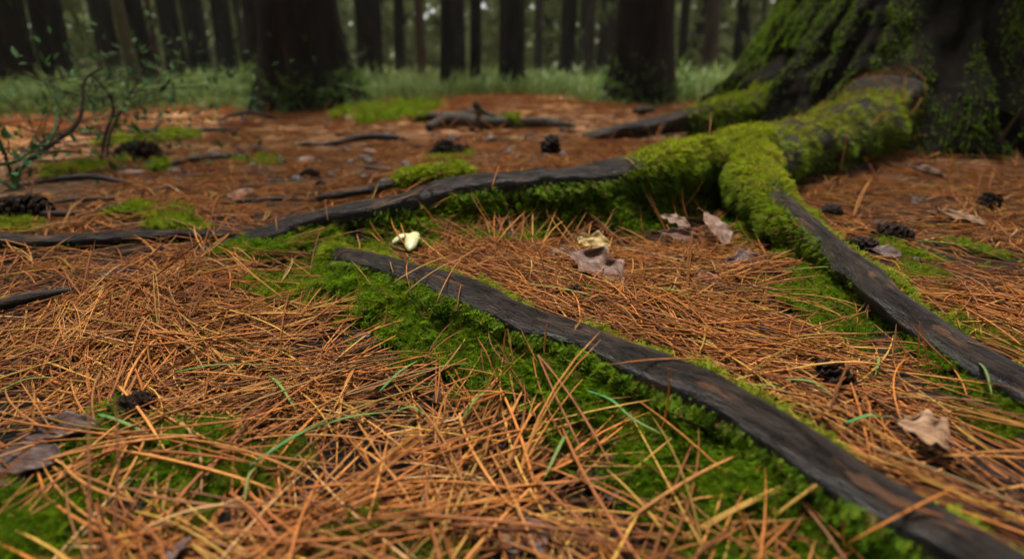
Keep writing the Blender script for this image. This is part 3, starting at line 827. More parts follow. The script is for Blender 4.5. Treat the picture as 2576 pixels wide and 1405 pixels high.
# needles traced from the photo: base px, tip px, how (u = upright in the depth plane, l = lying), colour index
UPR = [
 (1130, 580, 1046, 499, 0), (1056, 566, 1137, 492, 6), (1060, 570, 1108, 512, 6), (1380, 620, 1374, 524, 2), (1475, 533, 1477, 462, 0), (1424, 562, 1476, 532, 4),
 (1272, 962, 1273, 825, 2), (1296, 955, 1277, 826, 4), (1372, 958, 1308, 823, 2), (1374, 950, 1379, 800, 2), (1384, 945, 1465, 800, 4), (1390, 948, 1462, 806, 4), (1431, 945, 1541, 845, 2),
 (1059, 862, 1100, 754, 4), (1019, 852, 1093, 772, 4), (1240, 952, 1200, 849, 2), (960, 765, 883, 654, 4), (958, 855, 975, 763, 2), (905, 800, 896, 690, 2), (1052, 880, 1190, 860, 0),
 (2156, 793, 2206, 717, 7), (2172, 800, 2203, 722, 7), (2180, 810, 2202, 735, 7), (2061, 842, 2294, 745, 3), (2240, 945, 2255, 813, 7), (2298, 950, 2250, 833, 2), (2304, 945, 2313, 808, 2), (2334, 948, 2315, 809, 2),
 (1855, 690, 2046, 607, 2), (1976, 690, 2037, 617, 2), (1939, 740, 1909, 655, 4), (1845, 585, 1855, 541, 2), (1889, 615, 1858, 552, 4), (2152, 788, 2074, 740, 2), (1926, 640, 1898, 606, 4),
 (1712, 560, 1660, 402, 0), (1722, 560, 1700, 430, 0), (1690, 545, 1648, 470, 0), (1651, 1125, 1681, 930, 0), (1676, 1108, 1729, 971, 3), (2122, 1420, 2119, 1282, 0), (1885, 1405, 1850, 1262, 0),
 (745, 605, 742, 530, 2), (590, 590, 566, 545, 0), (52, 655, 12, 600, 2), (222, 625, 248, 575, 0), (1540, 1232, 1690, 1100, 4), (2410, 945, 2290, 812, 2)]
LIE = [(1700, 1396, 1951, 1277, 6, 1.15), (1712, 1402, 1945, 1290, 6, 1.05), (1936, 1339, 2117, 1228, 6, 1.3), (1688, 1408, 1522, 1231, 6, 1.1), (81, 1336, 365, 1076, 2, 1.1), (490, 1035, 64, 1143, 0, 1.2),
 (0, 1396, 300, 1240, 3, 1.2), (620, 1140, 1000, 1165, 2, 1.), (300, 1235, 520, 1150, 2, 1.1), (1060, 1260, 700, 1290, 0, 1.1), (1010, 1250, 1330, 1290, 0, 1.1), (880, 1330, 1480, 1395, 3, 1.4)]
for bx, by, tx, ty, ci in UPR:
    p0 = gz(bx, by, .004); p1 = at_y(tx, ty, p0[1] + .012)
    L_ = np.linalg.norm(p1 - p0); rs = np.random.default_rng(bx * 7 + by)
    solo_needle(p0, p1, rs.normal(0, .05, 3) * L_ * np.array([1, .3, .3]), .00088 * (1 + .2 * (p0[1] > .6)), NC[ci] * 1.05, 'orange pine needle sticking up out of the litter against the moss', 'needles sticking up from the litter', S=10)
for bx, by, tx, ty, ci, w in LIE:
    p0 = gz(bx, by, .012); p1 = gz(tx, ty, .017); L_ = np.linalg.norm(p1 - p0); rs = np.random.default_rng(bx * 7 + by)
    solo_needle(p0, p1, np.array([rs.normal(0, .02), rs.normal(0, .02), .05]) * L_, .0009 * w, NC[ci], 'thick out-of-focus pine needle lying across the near litter', 'thick blurred needles nearest the lens', S=10)

# ------------------------------------------------------------------ green blades
M_blade = mat_attr('green_blade', .6, .15, transl=.25, var=.2, vscale=120)
def blade(pxs, label, w=3.2, c=(.10, .22, .045), lift=.014, tipc=(.2, .26, .06)):
    pts = np.array([gz(px, py, lift + (.006 if 0 < i < len(pxs) - 1 else 0)) for i, (px, py) in enumerate(pxs)])
    if len(pts) == 2: pts = np.array([pts[0], .5 * (pts[0] + pts[1]) + [0, 0, .004], pts[1]])
    C = catmull(pts, 6); n = len(C); t = np.linspace(0, 1, n)
    wd = w * .5 * m_per_px(C[n // 2]) * np.interp(t, [0, .3, .8, 1], [.7, 1, .75, .12])
    V, fs, B = sweep(C, wd, wd * .3, 6)
    cc_ = np.array(c) * (1 - t[:, None]) + np.array(tipc) * t[:, None]
    cv = np.vstack([np.repeat(cc_, 6, 0), cc_[:1], cc_[-1:]])
    o = make_mesh('grass_blade', V, fs, M_blade, colr=cv); recentre(o, C[0]); tag(o, label, 'grass blade', 'green blades in the litter')
G1, G2 = (.07, .22, .07), (.16, .22, .04)
for pts, lb, w, c in [
 ([(228, 1072), (310, 1110), (395, 1133)], 'green blade starting at the edge of the grey curled leaf', 12, G1),
 ([(632, 1217), (760, 1150), (880, 1105), (995, 1070)], 'longest green blade, arching over the near litter', 13, G1),
 ([(1000, 1070), (1045, 1078), (1085, 1096)], 'short olive green blade continuing from the tip of the longest blade', 10, G2),
 ([(443, 971), (560, 966), (690, 950)], 'thin green blade lying nearly level above the longest blade', 8, G1),
 ([(684, 978), (715, 1020), (752, 1068)], 'bright green blade pointing down toward the longest blade', 9, (.12, .32, .05)),
 ([(0, 1028), (90, 1005), (172, 984)], 'olive green blade above the grey curled leaves', 8, G2),
 ([(958, 1021), (1010, 985), (1060, 937)], 'green blade slanting up in the litter before the mossy bank', 9, (.08, .26, .06)),
 ([(1160, 1102), (1200, 1055), (1243, 1011)], 'wide pale green blade slanting among crossed needles', 11, G2),
 ([(1430, 1116), (1405, 1180), (1367, 1246)], 'steep green blade leaning over needles near the dull leaf', 11, (.14, .26, .07)),
 ([(1463, 1016), (1530, 1060), (1590, 1113), (1695, 1150)], 'bent bluish green blade at the foot of the mossy bank', 10, (.05, .22, .09)),
 ([(1966, 994), (2030, 1020), (2090, 1045)], 'straight green blade just behind the bare root', 9, (.11, .30, .09)),
 ([(2113, 1109), (2170, 1108), (2224, 1104)], 'short level green blade beside the tan crumpled leaf', 11, (.06, .26, .07)),
 ([(2198, 937), (2194, 960), (2189, 986)], 'stubby upright green blade above the tan crumpled leaf', 8, (.09, .25, .06)),
 ([(2426, 937), (2455, 985), (2480, 1040)], 'curved grey-green blade under the lower arm of the mossy root', 8, (.13, .19, .09)),
 ([(1330, 745), (1420, 775), (1530, 790)], 'green blade lying along the back of the bare root', 7, G2),
 ([(1620, 755), (1680, 770), (1745, 782)], 'pale green blade in the middle of the litter hollow', 7, G2),
 ([(1960, 708), (2040, 712), (2110, 700)], 'green grass blade caught under the mossy lower arm', 7, (.14, .25, .04)),
 ([(2300, 630), (2390, 650), (2480, 655)], 'green blade lying on the litter beyond the lower arm', 6, (.08, .24, .06)),
 ([(1875, 1010), (1930, 1030), (1990, 1040)], 'yellowish green blade touching the bare root', 7, (.22, .26, .04)),
 ([(655, 1215), (640, 1260), (625, 1310)], 'drooping green-tan blade below the longest green blade', 9, (.2, .22, .06)),
 ([(1160, 790), (1120, 815), (1085, 840)], 'tiny green blade lying on the mossy bank', 6, (.10, .20, .03))]:
    blade(pts, lb, w, c)

# ------------------------------------------------------------------ dead leaves
def leaf(px, py, wpx, hpx, label, mat, ang=0., lobes=4, curl=.3, seed=0, lift=.010, tilt=(0, 0), aspect=.5, depth_l=None, stalk=True):
    """lobed dead leaf, length from wpx; ang = direction of the midrib in the ground plane"""
    c = gz(px, py, lift); Ln = .9 * wpx * m_per_px(c)
    rs = np.random.default_rng(500 + seed)
    nu, nv = 30, 17
    u = np.linspace(0, 1, nu); v = np.linspace(-1, 1, nv)
    Ug, Vg = np.meshgrid(u, v, indexing='ij')
    half = np.sin(np.pi * np.clip(Ug, 0.02, .985)) ** .7 * (1 + .26 * np.sin(Ug * lobes * 2 * np.pi + (Vg > 0) * .9) * (lobes > 0))
    half = half * (1 + .12 * fbm(Ug * 9 + seed, Vg, o=2, s=7))
    y = Vg * half * Ln * aspect * .5; x = (Ug - .5) * Ln + .05 * Ln * np.abs(Vg)
    cu = curl * Ln
    z = cu * (.55 * Vg ** 2 * half * (rs.random() + .3) * (.4 + .6 * Ug) + .35 * (Ug - .5) ** 2 * rs.normal() * 1.5) + .05 * Ln * fbm(Ug * 4 + seed, Vg * 3, o=2, s=11) - .02 * Ln * (1 - np.abs(Vg)) + .035 * Ln * (np.abs(Vg)) * np.sin(Ug * 22 - np.abs(Vg) * 3) * .5
    P = np.stack([x, y, z], -1).reshape(-1, 3)
    tx, ty = -tilt[0], tilt[1]
    Rx = np.array([[1, 0, 0], [0, math.cos(tx), -math.sin(tx)], [0, math.sin(tx), math.cos(tx)]])
    Ry = np.array([[math.cos(ty), 0, math.sin(ty)], [0, 1, 0], [-math.sin(ty), 0, math.cos(ty)]])
    Rz = np.array([[math.cos(ang), -math.sin(ang), 0], [math.sin(ang), math.cos(ang), 0], [0, 0, 1]])
    P = P @ (Rx @ Ry @ Rz).T
    P[:, 2] -= np.percentile(P[:, 2], 18)
    P = P + c
    mz = P[:, 2].mean(); q_ = at_z(px, py, mz); sh_ = q_ - P.mean(0); P[:, :2] += sh_[:2]; P[:, 2] += float(G(q_[:1], q_[1:2])[0]) - (c[2] - lift); c = P.mean(0)
    B = np.stack([Ug, Vg, 0 * Ug], -1).reshape(-1, 3)
    i, j = np.meshgrid(np.arange(nu - 1), np.arange(nv - 1), indexing='ij'); a = i * nv + j
    Fq = np.stack([a, a + nv, a + nv + 1, a + 1], -1).reshape(-1, 4)
    root = empty('dead_leaf', tuple(c)); tag(root, label, 'leaf')
    o = make_mesh('leaf_blade', P, Fq, mat, attr=B)
    md = o.modifiers.new('thickness', 'SOLIDIFY'); md.thickness = .0006; md.offset = 0
    attach(o, root)
    if stalk:
        e = P.reshape(nu, nv, 3)[0, nv // 2]; dr = norm(e - P.reshape(nu, nv, 3)[3, nv // 2])
        q = np.array([e - dr * .004, e + dr * Ln * .12 + [0, 0, .001], e + dr * Ln * .25 - [0, 0, .002]])
        V, fs, Bq = sweep(catmull(q, 4), .0007, None, 6)
        attach(make_mesh('leaf_stalk', V, fs, mat, attr=Bq), root)
    return root

leaf(1500, 678, 175, 0, 'large pinkish brown lobed leaf in the middle of the litter hollow', M_leaf_pink, -.75, 3, .25, 1, .012, (-.35, .1), .62)
leaf(1405, 648, 70, 0, 'small pinkish leaf overlapping the big lobed leaf', M_leaf_pink, .3, 3, .3, 2, .010, (-.4, 0), .6)
leaf(1803, 568, 105, 0, 'pale pinkish oval leaf hanging near the mossy root junction', M_leaf_pale, -1.25, 0, .2, 3, .02, (-.55, .3), .66)
leaf(1703, 512, 80, 0, 'small pale leaf close under the moss overhang', M_leaf_pale, -.5, 3, .3, 4, .018, (-.4, .1), .5)
leaf(1712, 594, 115, 0, 'long narrow brown leaf among needles below the moss overhang', M_leaf_pink, -.45, 0, .2, 5, .012, (-.45, 0), .36)
leaf(1880, 665, 135, 0, 'mauve-grey leaf lying flat beside the mossy lower arm', M_leaf_mauve, .25, 2, .15, 6, .010, (-.35, 0), .7)
leaf(1492, 612, 95, 0, 'straw yellow curled leaf above the big lobed leaf', M_leaf_straw, -.3, 2, .45, 7, .013, (-.5, 0), .6)
leaf(1775, 700, 75, 0, 'small red-brown leaf below the mauve-grey leaf', M_leaf_red, .2, 0, .3, 8, .010, (-.4, 0), .7)
leaf(1908, 846, 110, 0, 'brown folded leaf in litter between the two bare roots', M_leaf_grey, -.35, 2, .4, 9, .010, (-.3, 0), .5)
leaf(2330, 1095, 130, 0, 'tan crumpled leaf with torn edges on the near litter', M_leaf_tan, -.6, 3, .45, 10, .014, (-.3, .1), .85)
leaf(145, 1078, 185, 0, 'greyish curled leaf, upper of the stacked leaves beside the mossy hollow', M_leaf_grey, .18, 0, .2, 11, .016, (-.16, 0), .5)
leaf(62, 1150, 190, 0, 'greyish brown leaf, middle of the stacked leaves beside the mossy hollow', M_leaf_grey, -.12, 0, .2, 12, .014, (-.12, 0), .6)
leaf(10, 1200, 120, 0, 'greyish brown leaf, lowest of the stacked leaves beside the mossy hollow', M_leaf_grey, -.2, 0, .2, 13, .010, (-.15, 0), .6)
leaf(442, 1392, 95, 0, 'mauve-brown leaf poking up at the bottom edge', M_leaf_mauve, 1.2, 0, .2, 14, .014, (0, -.5), .7)
leaf(1525, 1205, 150, 0, 'dull grey-brown leaf half buried under crossed needles', M_leaf_grey, -.3, 2, .2, 15, .003, (-.1, 0), .8)
leaf(1320, 1345, 170, 0, 'dull mauve leaf deep under the nearest needles', M_leaf_mauve, .3, 2, .2, 16, .003, (-.1, 0), .7)
leaf(2330, 425, 100, 0, 'pale slender leaf on the litter before the old pine', M_leaf_pale, -.7, 0, .3, 17, .012, (-.5, 0), .3)
leaf(2420, 548, 110, 0, 'tan curled leaf near the single black cone', M_leaf_tan, -.5, 0, .4, 18, .012, (-.5, 0), .36)
leaf(600, 487, 85, 0, 'pale leaf lying beyond the thin black root', M_leaf_pale, .3, 0, .3, 19, .008, (-.5, 0), .4)
leaf(2232, 634, 75, 0, 'small slate-grey leaf by the cones beyond the lower arm', M_leaf_mauve, -.3, 0, .2, 20, .006, (-.4, 0), .7)
leaf(1280, 610, 90, 0, 'dim brown leaf half under needles beside the pale husk', M_leaf_grey, .1, 2, .3, 21, .006, (-.35, 0), .5)
leaf(285, 690, 120, 0, 'brownish leaf buried in needles above the bark strip', M_leaf_grey, .3, 0, .2, 22, .007, (-.35, 0), .4)

# pale two-lobed husk
def lobe(cpx, tpx, wpx, base_lift=.012):
    p0 = gz(*cpx, .0); p0 = at_z(*cpx, p0[2] + .022); p1 = at_z(*tpx, p0[2] - .004)
    C = catmull(np.array([p0, .5 * (p0 + p1) + [0, 0, .004], p1]), 8); t = np.linspace(0, 1, len(C))
    w = wpx * .5 * m_per_px(p0) * np.interp(t, [0, .15, .55, .85, 1], [.25, .7, 1, .75, .15])
    return sweep(C, w, w * .6, 12)
hk = empty('seed_husk', tuple(gz(1035, 612))); tag(hk, 'pale yellow-green two-lobed husk lying on the needles behind the bare root', 'husk')
for cpx, tpx, w in (((1046, 586), (1030, 630), 36), ((1040, 592), (986, 613), 26)):
    V, fs, B = lobe(cpx, tpx, w); attach(make_mesh('lobe', V, fs, M_husk), hk)

# ------------------------------------------------------------------ pine cones
def cone_mesh(seed, open_=.7):
    """cone along +x, length 1"""
    rs = np.random.default_rng(seed)
    VV = []; FF = []; o = 0
    C = np.stack([np.linspace(-.48, .48, 14), np.zeros(14), np.zeros(14)], 1); t = np.linspace(0, 1, 14)
    V, fs, B = sweep(C, .20 * np.sin(np.pi * np.clip(t, .06, .97)) ** .6, None, 12); VV.append(V); FF.append((fs, 0)); o += len(V)
    n = 64
    for k in range(n):
        t = (k + .5) / n; x = -.46 + .9 * t; ph_ = k * 2.39996
        r = .16 * math.sin(math.pi * min(max(t, .08), .95)) ** .6
        ln = (.26 * math.sin(math.pi * (.12 + .8 * t)) ** .8 + .05) * (.85 + .3 * rs.random()) ; wd = .085 * (.7 + .6 * math.sin(math.pi * t))
        op = open_ * (1.1 - .5 * t) + rs.normal(0, .08)
        rad = np.array([0, math.cos(ph_), math.sin(ph_)]); tan = np.array([0, -math.sin(ph_), math.cos(ph_)]); ax = np.array([1., 0, 0])
        d = norm(rad * math.sin(op) + ax * math.cos(op)); nrm = norm(np.cross(tan, d))
        b = ax * x + rad * r * .7; th_ = .022
        ring = []
        for s_, wk, tk in ((0, .5, .6), (.55, 1., .8), (.9, 1.05, 1.5), (1., .55, 1.2)):
            q = b + d * ln * s_ + nrm * (.05 * s_ * s_ * ln)
            ring += [q - tan * wd * wk - nrm * th_ * tk, q + tan * wd * wk - nrm * th_ * tk, q + tan * wd * wk * .8 + nrm * th_ * tk, q - tan * wd * wk * .8 + nrm * th_ * tk]
        f = []
        for i in range(3):
            for j in range(4): f.append([i * 4 + j, i * 4 + (j + 1) % 4, i * 4 + 4 + (j + 1) % 4, i * 4 + 4 + j])
        f.append([12, 13, 14, 15])
        VV.append(np.array(ring)); FF.append(([np.array(f)], o)); o += 16
    V = np.vstack(VV); fb = {}
    for fs, off in FF:
        for f in fs: fb.setdefault(f.shape[1], []).append(f + off)
    return V, [np.concatenate(x) for x in fb.values()]

def cone(px, py, wpx, label, rot=(0, 0, 0), seed=0, open_=.75, group='pine cones on the litter'):
    V, fs = cone_mesh(900 + seed, open_)
    c = gz(px, py); L_ = 1.08 * wpx * m_per_px(c)
    o = make_mesh('pine_cone', V * L_, fs, M_cone, smooth=False)
    o.rotation_euler = rot; c2 = at_z(px, py, c[2] + L_ * .24); o.location = (c2[0], c2[1], float(G(c2[:1], c2[1:2])[0]) + L_ * .24)
    tag(o, label, 'pine cone', group)
cone(345, 385, 80, 'dark fat cone lying beside moss near the leafy shrub', (.2, .1, .4), 1)
cone(45, 530, 115, 'big black open cone resting behind the level blackish root', (.5, .1, .2), 2)
cone(1383, 385, 62, 'blocky dark cone standing upright beyond the grey root arm', (0, -1.35, .4), 3, .9)
cone(1108, 384, 62, 'dark cone of a touching pair, the larger and taller one', (.3, -.4, .5), 4)
cone(1155, 384, 55, 'dark cone of a touching pair, the smaller flatter one', (.3, .2, -.3), 5)
cone(2480, 522, 66, 'lone black cone on the litter before the old pine', (.2, -.5, .5), 6)
cone(2085, 535, 58, 'small dark cone closest to the mossy root junction', (.1, .1, .3), 7)
cone(2240, 592, 80, 'wide open black cone beyond the lower arm of the mossy root', (.3, .1, -.2), 8, .95)
cone(2165, 612, 62, 'smooth dark cone right behind the lower arm of the mossy root', (.2, .05, -.4), 9, .5)
cone(2098, 955, 105, 'large open black cone in the litter between the bare roots', (.4, .5, -1.0), 10, .95)
cone(1436, 742, 60, 'dark cone half sunk in needles under the big lobed leaf', (.2, .1, .5), 11)
cone(362, 915, 48, 'little dark cone crumb deep in the litter', (.2, .1, .5), 12)
cone(778, 441, 42, 'tiny dark cone beyond the grey root arm, beside a flat crumb', (.1, .1, .2), 13)
cone(800, 470, 34, 'tiny dark cone just behind the grey root arm', (.1, -.3, .8), 14)
cone(295, 1050, 130, 'black shredded cone lying against the grey curled leaf', (.1, -.35, .75), 15, .4)

# ------------------------------------------------------------------ sticks and fallen branches
def stick(pts, label, name='stick', mat=None, cat='stick', seed=0, sides=12, lift=.0, group=None, branches=(), taper=True, moss=0):
    """pts: (px, py, height m, thickness px)"""
    def path(pp):
        P = []; r = []
        for px, py, h, th in pp:
            p = gz(px, py, 0); p = at_y(px, py, p[1]) if h == 0 else at_z(px, py, p[2] + h)
            P.append(p + np.array([0, 0, lift])); r.append(th * .5 * m_per_px(p))
        C = catmull(np.column_stack([np.array(P), r]), 8); return C
    C = path(pts); n = len(C)
    q = np.linspace(0, 1, n); th = np.linspace(0, 2 * math.pi, sides, endpoint=False)
    A, T = np.meshgrid(q, th, indexing='ij')
    d = 1 + .22 * fbm(A * 9 + seed, np.cos(T) * 1.2, np.sin(T) * 1.2, o=3, s=seed)
    C[:, 2] += C[:, 3] * .5
    V, fs, B = sweep(C[:, :3], C[:, 3], C[:, 3], sides, d)
    c0 = C[n // 2, :3].copy()
    root = empty(name, tuple(c0)); tag(root, label, cat, group)
    attach(make_mesh('branch_body', V, fs, mat or M_stick, attr=B), root)
    for bp_ in branches:
        Cb = path(bp_); Cb[:, 2] += Cb[:, 3] * .5
        V, fs, B = sweep(Cb[:, :3], Cb[:, 3], Cb[:, 3], 8)
        attach(make_mesh('side_branch', V, fs, mat or M_stick, attr=B), root)
    if moss:
        rs = np.random.default_rng(seed + 70); m_ = moss
        i = rs.integers(0, n - 1, m_); T_, S_, U_ = frames(C[:, :3])
        a = rs.normal(math.pi / 2, .9, m_); nn = np.cos(a)[:, None] * S_[i] + np.sin(a)[:, None] * U_[i]
        p = C[i, :3] + nn * C[i, 3:4] + T_[i] * 0.0 + (C[np.minimum(i + 1, n - 1), :3] - C[i, :3]) * rs.random((m_, 1))
        ns = fbm(p[:, 0] * 6, p[:, 1] * 6, o=2, s=seed); k = ns > -.05
        p, nn, ns = p[k], nn[k], ns[k]
        Vm, fm, Cm = fronds(p, nn + rs.normal(0, .4, p.shape), .022 * (rs.random(len(p)) + .5), moss_col(len(p), .3 + .3 * ns, rs), rs)
        mo = make_mesh('moss', Vm, fm, M_moss, colr=Cm, smooth=False); attach(mo, root); mo['kind'] = 'stuff'
    return root

stick([(1078, 326, .01, 18), (1110, 315, .02, 30), (1160, 310, .03, 36), (1230, 318, .03, 32), (1300, 316, .025, 26), (1370, 314, .02, 26), (1410, 320, .015, 22), (1445, 320, .01, 10)],
      'long mossy fallen branch, frontmost of the branches on the far litter', 'fallen_branch', M_log, 'branch', 1, moss=2600,
      branches=[[(1180, 330, .005, 8), (1205, 316, .03, 12), (1222, 305, .05, 9)]])
stick([(1036, 306, .02, 16), (1075, 300, .03, 20), (1120, 298, .03, 18), (1165, 300, .02, 12)], 'short fallen branch lying behind the long mossy one', 'fallen_branch', M_log, 'branch', 2, moss=700)
stick([(1150, 296, .02, 16), (1190, 291, .03, 22), (1230, 294, .03, 16), (1272, 298, .02, 8)], 'dark forked branch with a stub pointing up, hindmost of the branches on the far litter', 'fallen_branch', M_log, 'branch', 3,
      branches=[[(1225, 292, .03, 14), (1208, 281, .06, 16), (1197, 270, .10, 18)]])
stick([(815, 366, .01, 9), (850, 362, .012, 13), (900, 352, .018, 17), (950, 348, .02, 18), (1000, 350, .015, 13), (1030, 354, .008, 7)], 'bowed dark stick before the fallen branches', seed=4)
stick([(388, 430, .01, 8), (440, 412, .02, 12), (500, 402, .02, 15), (560, 396, .015, 12), (612, 390, .01, 8)], 'long slanting twig beyond the dark fat cone', seed=5, moss=500)
stick([(600, 382, .01, 12), (645, 378, .01, 14), (692, 384, .005, 8)], 'short black stick at the far end of the slanting twig', seed=6)
stick([(555, 302, .01, 7), (590, 292, .04, 9), (630, 287, .06, 11), (665, 292, .04, 10), (697, 302, .01, 7)], 'arched dead stick before the flared dark trunk', seed=7)
stick([(200, 340, .01, 7), (280, 336, .01, 10), (380, 332, .012, 11), (480, 331, .012, 11), (560, 328, .01, 10), (610, 326, .005, 6)], 'long thin dark stick lying level before the green undergrowth', seed=8)
stick([(100, 462, .01, 9), (180, 450, .02, 14), (250, 450, .02, 15), (325, 464, .01, 8)], 'low dark stick near the moss tuft and shrub', seed=9)
stick([(130, 513, .008, 8), (200, 506, .012, 13), (290, 502, .01, 9)], 'short dark stick behind the moss strip', seed=10)
stick([(-60, 542, .012, 16), (40, 543, .014, 17), (130, 541, .014, 15), (235, 538, .008, 9)], 'smooth black root-like stick beside the big open cone', seed=11)
stick([(235, 533, .01, 9), (300, 523, .012, 14), (360, 517, .01, 8)], 'dark stick slanting above the moss strip', seed=12)
stick([(370, 484, .006, 6), (430, 475, .012, 11), (500, 474, .006, 7)], 'stubby twig on the litter beyond the pale leaf', seed=13)
stick([(540, 517, .008, 7), (620, 508, .012, 12), (700, 503, .01, 11), (775, 505, .004, 6)], 'broken dark twig just behind the grey root arm', seed=14)
stick([(-60, 782, .012, 30), (20, 768, .014, 30), (90, 750, .016, 24), (190, 730, .01, 12)], 'split grey-brown bark strip lying in the near litter', 'bark_strip', M_stick, 'bark', 15)
stick([(1596, 284, .02, 15), (1618, 282, .025, 19), (1640, 282, .02, 16)], 'stubby dark log piece beyond the mossy side root', 'log_piece', M_log, 'log', 16, taper=False)
stick([(2510, 362, .01, 7), (2545, 310, .10, 7), (2590, 255, .2, 5)], 'thin bare twig leaning against the shaded side of the old pine', 'twig', M_stick, 'twig', 17)
stick([(740, 368, .004, 6), (775, 364, .008, 9), (812, 366, .004, 7)], 'tiny dark stick at the thick end of the bowed stick', seed=18)
stick([(1900, 950, .002, 9), (1960, 985, .003, 10), (2020, 1020, .002, 8)], 'dark splinter of bark hugging the bare root', 'bark_splinter', M_stick, 'bark', 19)

# small crumbs on the far litter
rs = np.random.default_rng(31)
def crumb(px, py, wpx, seed, mat, label, grp, flat=.45, name='bark_crumb', cat='bark crumb'):
    c = gz(px, py); s = wpx * .5 * m_per_px(c)
    r_ = np.random.default_rng(seed)
    th = np.linspace(0, math.pi, 7); pp = np.linspace(0, 2 * math.pi, 10, endpoint=False)
    T, P = np.meshgrid(th, pp, indexing='ij')
    d = 1 + .5 * fbm(np.sin(T) * np.cos(P) * 2 + seed, np.sin(T) * np.sin(P) * 2, np.cos(T) * 2, o=2, s=seed)
    V = np.stack([d * np.sin(T) * np.cos(P) * s, d * np.sin(T) * np.sin(P) * s * .6, d * np.cos(T) * s * flat], -1).reshape(-1, 3)
    i, j = np.meshgrid(np.arange(6), np.arange(10), indexing='ij'); a = i * 10 + j; b = i * 10 + (j + 1) % 10
    o = make_mesh(name, V, np.stack([a, b, b + 10, a + 10], -1).reshape(-1, 4), mat, smooth=False)
    o.location = (c[0], c[1], c[2] + s * flat * .8); o.rotation_euler = (r_.normal(0, .2), r_.normal(0, .2), r_.random() * 3)
    tag(o, label, cat, grp)
for k in range(230):
    py = 285 + 190 * rs.random() ** .8; px = 350 + 1500 * rs.random()
    if py > 400 and px > 1450: continue
    crumb(px, py, (14 + 26 * rs.random() ** 2) * (.5 + (py - 250) / 300), 600 + k, M_flake, 'small dark bark crumb scattered on the far orange litter', 'bark crumbs on the far litter')
for k in range(22):
    px, py = 1960 + 580 * rs.random(), 430 + 240 * rs.random()
    crumb(px, py, 14 + 34 * rs.random(), 640 + k, M_flake, 'small dark bark crumb on the litter in the shade of the old pine', 'bark crumbs near the old pine')
for k in range(26):
    px, py = 40 + 2000 * rs.random(), 640 + 640 * rs.random()
    crumb(px, py, 20 + 34 * rs.random(), 670 + k, M_flake if k % 3 else M_leaf_grey, 'dark scrap of bark showing between the near needles', 'bark scraps in the near litter', .25, 'bark_scrap', 'bark scrap')
for k, (px, py, w) in enumerate([(330, 443, 80), (935, 388, 60), (1325, 367, 26), (770, 408, 70), (1262, 372, 30), (880, 300, 40), (270, 408, 45), (395, 415, 40), (1110, 345, 24), (1015, 392, 22)]):
    crumb(px, py, w, 700 + k, M_leaf_pale, 'pale pinkish wood chip lying on the far orange litter', 'pale chips on the far litter', .2, 'wood_chip', 'wood chip')

# little twigs
rs = np.random.default_rng(33)
for k in range(60):
    px, py = 60 + 1750 * rs.random(), 285 + 190 * rs.random() ** .9
    if py > 370 and px > 1450: continue
    c = gz(px, py, .004); a = rs.normal(.2, .7); l = (.05 + .13 * rs.random()) * (.7 + .3 * c[1]) * .6
    q = np.array([c + l * t * np.array([math.cos(a), math.sin(a), 0]) + np.append(rs.normal(0, .05, 2) * l, .004 * rs.random()) for t in (-1, -.4, .3, 1)])
    q[:, 2] = np.maximum(q[:, 2], G(q[:, 0], q[:, 1]) + .003)
    C = catmull(q, 5); V, fs, B = sweep(C, np.linspace(.0045, .0018, len(C)) * (.6 + .8 * rs.random()), None, 7)
    o = make_mesh('twig', V, fs, M_stick, attr=B); recentre(o, c); tag(o, 'short dark twig strewn on the far orange litter', 'twig', 'little twigs on the far litter')

# ------------------------------------------------------------------ leafy shrub at the side
print('shrub...')
M_stem = mat_attr('shrub_stem', .7, .08)
shr = empty('leafy_shrub', tuple(gz(60, 440))); tag(shr, 'straggly shrub with bluish green leaves and a bowed brown stem before the dark trunks', 'shrub')
def stem(pts, w, c, name='stem'):
    """pts (px,py,Y)"""
    P = np.array([at_y(px, py, Y) for px, py, Y in pts]); C = catmull(P, 8); t = np.linspace(0, 1, len(C))
    r = w * .5 * m_per_px(C[len(C) // 2]) * np.interp(t, [0, 1], [1, .5])
    V, fs, B = sweep(C, r, None, 8)
    attach(make_mesh(name, V, fs, M_stem, colr=np.tile(c, (len(V), 1))), shr); return C
Y0 = gz(40, 455)[1]
brown = (.030, .020, .013); teal = (.045, .10, .04)
stems = [stem([(20, 450, Y0), (80, 400, Y0 + .05), (150, 350, Y0 + .1), (195, 310, Y0 + .15), (208, 262, Y0 + .2), (215, 200, Y0 + .25), (260, 170, Y0 + .3)], 12, brown),
         stem([(255, 400, Y0 + .2), (265, 340, Y0 + .25), (285, 280, Y0 + .3), (270, 230, Y0 + .3), (230, 190, Y0 + .3)], 9, brown),
         stem([(268, 395, Y0 + .2), (280, 330, Y0 + .25), (320, 250, Y0 + .3), (350, 200, Y0 + .35)], 7, brown),
         stem([(-20, 320, Y0 - .1), (8, 380, Y0 - .1), (28, 440, Y0 - .1), (34, 478, Y0 - .1)], 11, teal, 'green_stem'),
         stem([(-10, 415, Y0 - .12), (40, 405, Y0 - .1), (90, 370, Y0 - .05), (130, 350, Y0), (145, 240, Y0 + .1), (110, 205, Y0 + .1)], 9, teal, 'green_stem'),
         stem([(40, 480, Y0 - .12), (50, 430, Y0 - .1), (75, 395, Y0 - .05), (140, 380, Y0), (200, 385, Y0 + .05)], 9, teal, 'green_stem'),
         stem([(-20, 455, Y0 - .12), (10, 460, Y0 - .12), (34, 482, Y0 - .12)], 9, teal, 'green_stem')]
rs = np.random.default_rng(41)
